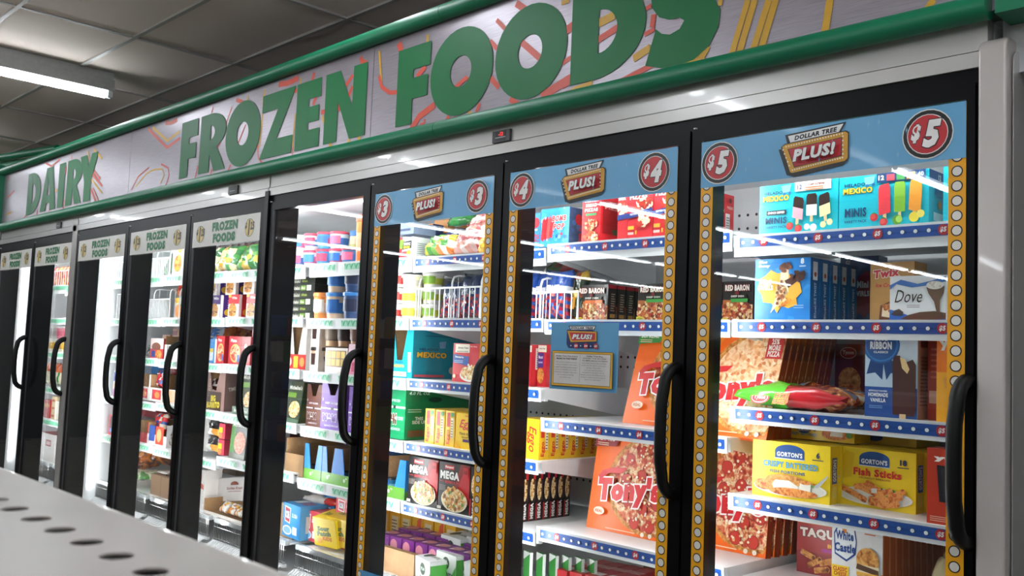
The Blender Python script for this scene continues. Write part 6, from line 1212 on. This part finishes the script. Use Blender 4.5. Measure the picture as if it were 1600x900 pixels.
for i in range(3):
    xa, xb = PX([216, 233, 255][i], 626, YF), PX([231, 253, 279][i], 628, YF)
    tray('white and brown display tray, %s from left, fourth shelf, %s' % (NTH[i], DN[3]), xa, xb, YF, Z, .08, .3, '#dcd8d4', notch=False, hb=.155, front=[R_(.2, .08, .9, .45, '#c9303a'), E_(.6, .25, .2, .12, '#d98a4a')] if i < 2 else [R_(.1, .05, .8, .5, '#e8935a')])
zbag('red and blue burrito pack standing in the centre tray, fourth shelf, %s' % DN[3], PX(250, 610, 2.46), 2.46, Z+.07, .09, .11, .05, ['#c9303a', '#2d4f9e', '#e3d9d0', '#d94a4a'], 158, .15)
zbag('red bag lying behind the trays, fourth shelf, %s' % DN[3], PX(262, 600, 2.6), 2.6, Z+.13, .22, .1, .06, ['#c42a3a', '#d9404a'], 159, .9)
Z = L3[4]
carton('long dark red carton lying at the back of fifth shelf, %s' % DN[3], PX(214, 668, 2.62), PX(252, 668, 2.62), 2.62, Z+.12, .055, .2, '#9a1f2e')
for i in range(2):
    xa, xb = PX([213, 229][i], 696, YF), PX([228, 259][i], 700, YF)
    tray('%s display tray on the fifth shelf, %s' % (['dark red', 'white and red printed'][i], DN[3]), xa, xb, YF, Z, .065, .3, ['#a8242e', '#dcd8d6'][i], notch=False, hb=.13, front=[R_(.1, .2, .4, .9, '#2d4f9e'), R_(.45, .1, .85, .9, '#d94a32'), E_(.62, .5, .12, .3, '#e6b07a')] if i else [])
zbag('bright red snack bag standing in the white tray, fifth shelf, %s' % DN[3], PX(247, 690, 2.47), 2.47, Z+.06, .15, .12, .06, ['#d92a32', '#e3d3c0', '#c9262e', '#2d4f9e'], 160, .2)
zbag('clear bread pack at right of fifth shelf, %s' % DN[3], PX(266, 705, 2.44), 2.44, Z, .09, .13, .05, ['#b9a9a0', '#8a6a5a', '#d6cfc9'], 161, .2)
Z = TRAYZ
def orangebag(u, v): return food('wings', ['#2a1a12', '#8a4018', '#d97a2a', '#e39a4a'], 22, .2)
for i, (px_, py, y, rz) in enumerate([(232, 760, 2.66, .5), (246, 750, 2.72, .35), (262, 748, 2.74, .3), (276, 745, 2.70, .2)]):
    bag('orange chicken wings bag, %s from left in the heap, bottom, %s' % (NTH[i], DN[3]), PX(px_, py, y), y, Z+.10+.02*i, .34, .2, .09, orangebag, 165+i, rz=rz, rx=-.2, ry=-.35)
for i in range(3):
    bag('pale green vegetable pack with white crinkled top, %s from left, bottom, %s' % (NTH[i], DN[3]), PX(216+17*i, 770, 2.50+.05*i), 2.50+.05*i, Z+.05, .20, .2, .05, lambda u, v: plastic('#dfe6c9') if v > .2 else plastic('#5a9a4a'), 170+i, rz=.1)
carton('low brown cardboard carton at the right front, bottom, %s' % DN[3], PX(234, 778, 2.45), PX(266, 788, 2.45), 2.45, Z, .12, .22, '#8a6c52', [R_(.48, 0, .52, 1, '#7a5e46')], [], [])
bag('clear pack lying on the brown carton, bottom, %s' % DN[3], PX(258, 770, 2.5), 2.52, Z+.122, .14, .1, .02, lambda u, v: plastic('#d9d0cc'), 175)
carton('grey green upright carton at far right, bottom, %s' % DN[3], PX(268, 785, 2.44), PX(276, 788, 2.44), 2.44, Z, .2, .2, '#8e9488')
# left door of the middle case
wire_fence('white wire divider at right of top shelf, %s' % DN[2], PX(185, 436, YF), PX(201, 435, YF), YF, L2[0], .115, (), .3)
wire_fence('white wire divider at right of second shelf, %s' % DN[2], PX(182, 498, YF), PX(200, 498, YF), YF, L2[1], .16, (), .3)
zbag('green bag behind the wires, top shelf, %s' % DN[2], PX(193, 425, 2.6), 2.6, L2[0], .2, .2, .07, ['#3f8a44', '#5aa05a', '#cfd6ae'], 180, .3)
zbag('silver frozen pack on third shelf, %s' % DN[2], PX(180, 550, 2.5), 2.5, L2[2], .16, .09, .06, ['#c9ccd0', '#9aa0a6'], 181, .9)
carton('white and orange picture carton on fourth shelf, %s' % DN[2], PX(176, 619, YF), PX(186, 620, YF), YF, L2[3], .165, .1, '#d9d6da', [R_(0, .6, .9, .95, '#3a4f9a'), E_(.4, .45, .3, .2, '#e8932a'), R_(0, 0, 1, .3, '#b06a9c')])
carton('red and black carton with orange food picture on fifth shelf, %s' % DN[2], PX(169, 680, YF), PX(185, 682, YF), YF, L2[4], .125, .1, '#a8242e', [R_(.1, .1, 1, .95, '#2a2420'), E_(.6, .7, .3, .2, '#ee8f2a'), E_(.6, .3, .3, .15, '#e0642a'), R_(.1, .15, .4, .35, '#3a6ab0')])
# right door of the far case
Z = L1[0]
for i in range(4):
    zbag('red and orange bag hanging close together, %s from left, top shelf, %s' % (NTH[i], DN[1]), PX(80+9*i, 445, 2.44), 2.44, Z, .1, .17, .05, ['#d9604a', '#e9a08a', '#e6b05a', '#c94a3c'], 185+i, .1)
wire_fence('white wires in front of the red bags, top shelf, %s' % DN[1], PX(78, 452, YF), PX(112, 449, YF), YF, Z, .13, (), .2, .045)
Z = L1[2]
for r_ in range(2):
    for i in range(4):
        cup('%s, %s from left, third shelf, %s' % (['gold white cup in lower layer', 'clear pink cup in upper layer'][r_], NTH[i], DN[1]), PX(77+9*i, 548, 2.46), 2.46, Z+.095*r_, .042, .092, ['#e6dfcc', '#b9b4b2'][r_] if i < 2 or r_ == 0 else '#cf7a8a', '#d9d9d6', ['#cfa23a', '#a09a98'][r_] if i < 2 or r_ == 0 else '#c2586c', sticker='#d9a93a' if r_ == 0 else None)
Z = L1[3]
for i in range(3):
    zbag('orange and green snack bag, %s from left, fourth shelf, %s' % (NTH[i], DN[1]), PX(74+10*i, 600, 2.46), 2.46, Z, .11, .17, .05, lambda u, v: plastic('#d9622a') if v > .55 else (plastic('#2f8f48') if u < .6 else plastic('#d9d0b0')), 190+i, .15)
Z = L1[4]
carton('red carton at left of fifth shelf, %s' % DN[1], PX(65, 654, YF), PX(76, 655, YF), YF, Z, .13, .15, '#c23a3a', [R_(0, .6, 1, .8, '#e09a5a')])
for i in range(3): carton('tan wrapped carton, %s in the column at fifth shelf, %s' % (['lowest', 'middle', 'top'][i], DN[1]), PX(79, 655, YF), PX(87, 656, YF), YF, Z+.055*i, .053, .2, '#d9c39a', [R_(.1, .3, .6, .6, '#b5503a')])
wire_fence('white wire divider at right of fifth shelf, %s' % DN[1], PX(86, 658, YF), PX(104, 660, YF), YF, Z, .13, (), .3, .022)
for i in range(3): zbag('orange snack bag at the back of fifth shelf, %s from left, %s' % (NTH[i], DN[1]), PX(72+10*i, 640, 2.7), 2.7, Z+.09, .14, .12, .05, ['#d98a4a', '#b9603a', '#e0b07a'], 195+i, .4)
for i in range(2): carton('white carton with a small red square, %s at the bottom, %s' % (['left', 'right'][i], DN[1]), PX([60, 84][i], 725, 2.44), PX([83, 97][i], 728, 2.44), 2.44, TRAYZ, .20, .25, '#dcd6d4', [R_(.4, .55, .75, .78, '#a8323c'), R_(.44, .6, .71, .73, '#d9b0ae')] if i == 0 else [], [], [R_(0, 0, 1, 1, '#b03a42')])

G_ = {}
for o in bpy.data.objects:
    if o.parent is None and o.get('label') and not o.get('group') and ',' in o['label']:
        G_.setdefault((o['label'].split(',')[0], o['label'].split(',')[-1].strip()), []).append(o)
for k, v in G_.items():
    if len(v) > 1:
        for o in v: o['group'] = k[0]+' pieces behind the '+k[1].split(' of ')[-1].replace('bottom ', '')
for o in bpy.data.objects:
    if '_w' in o: del o['_w']
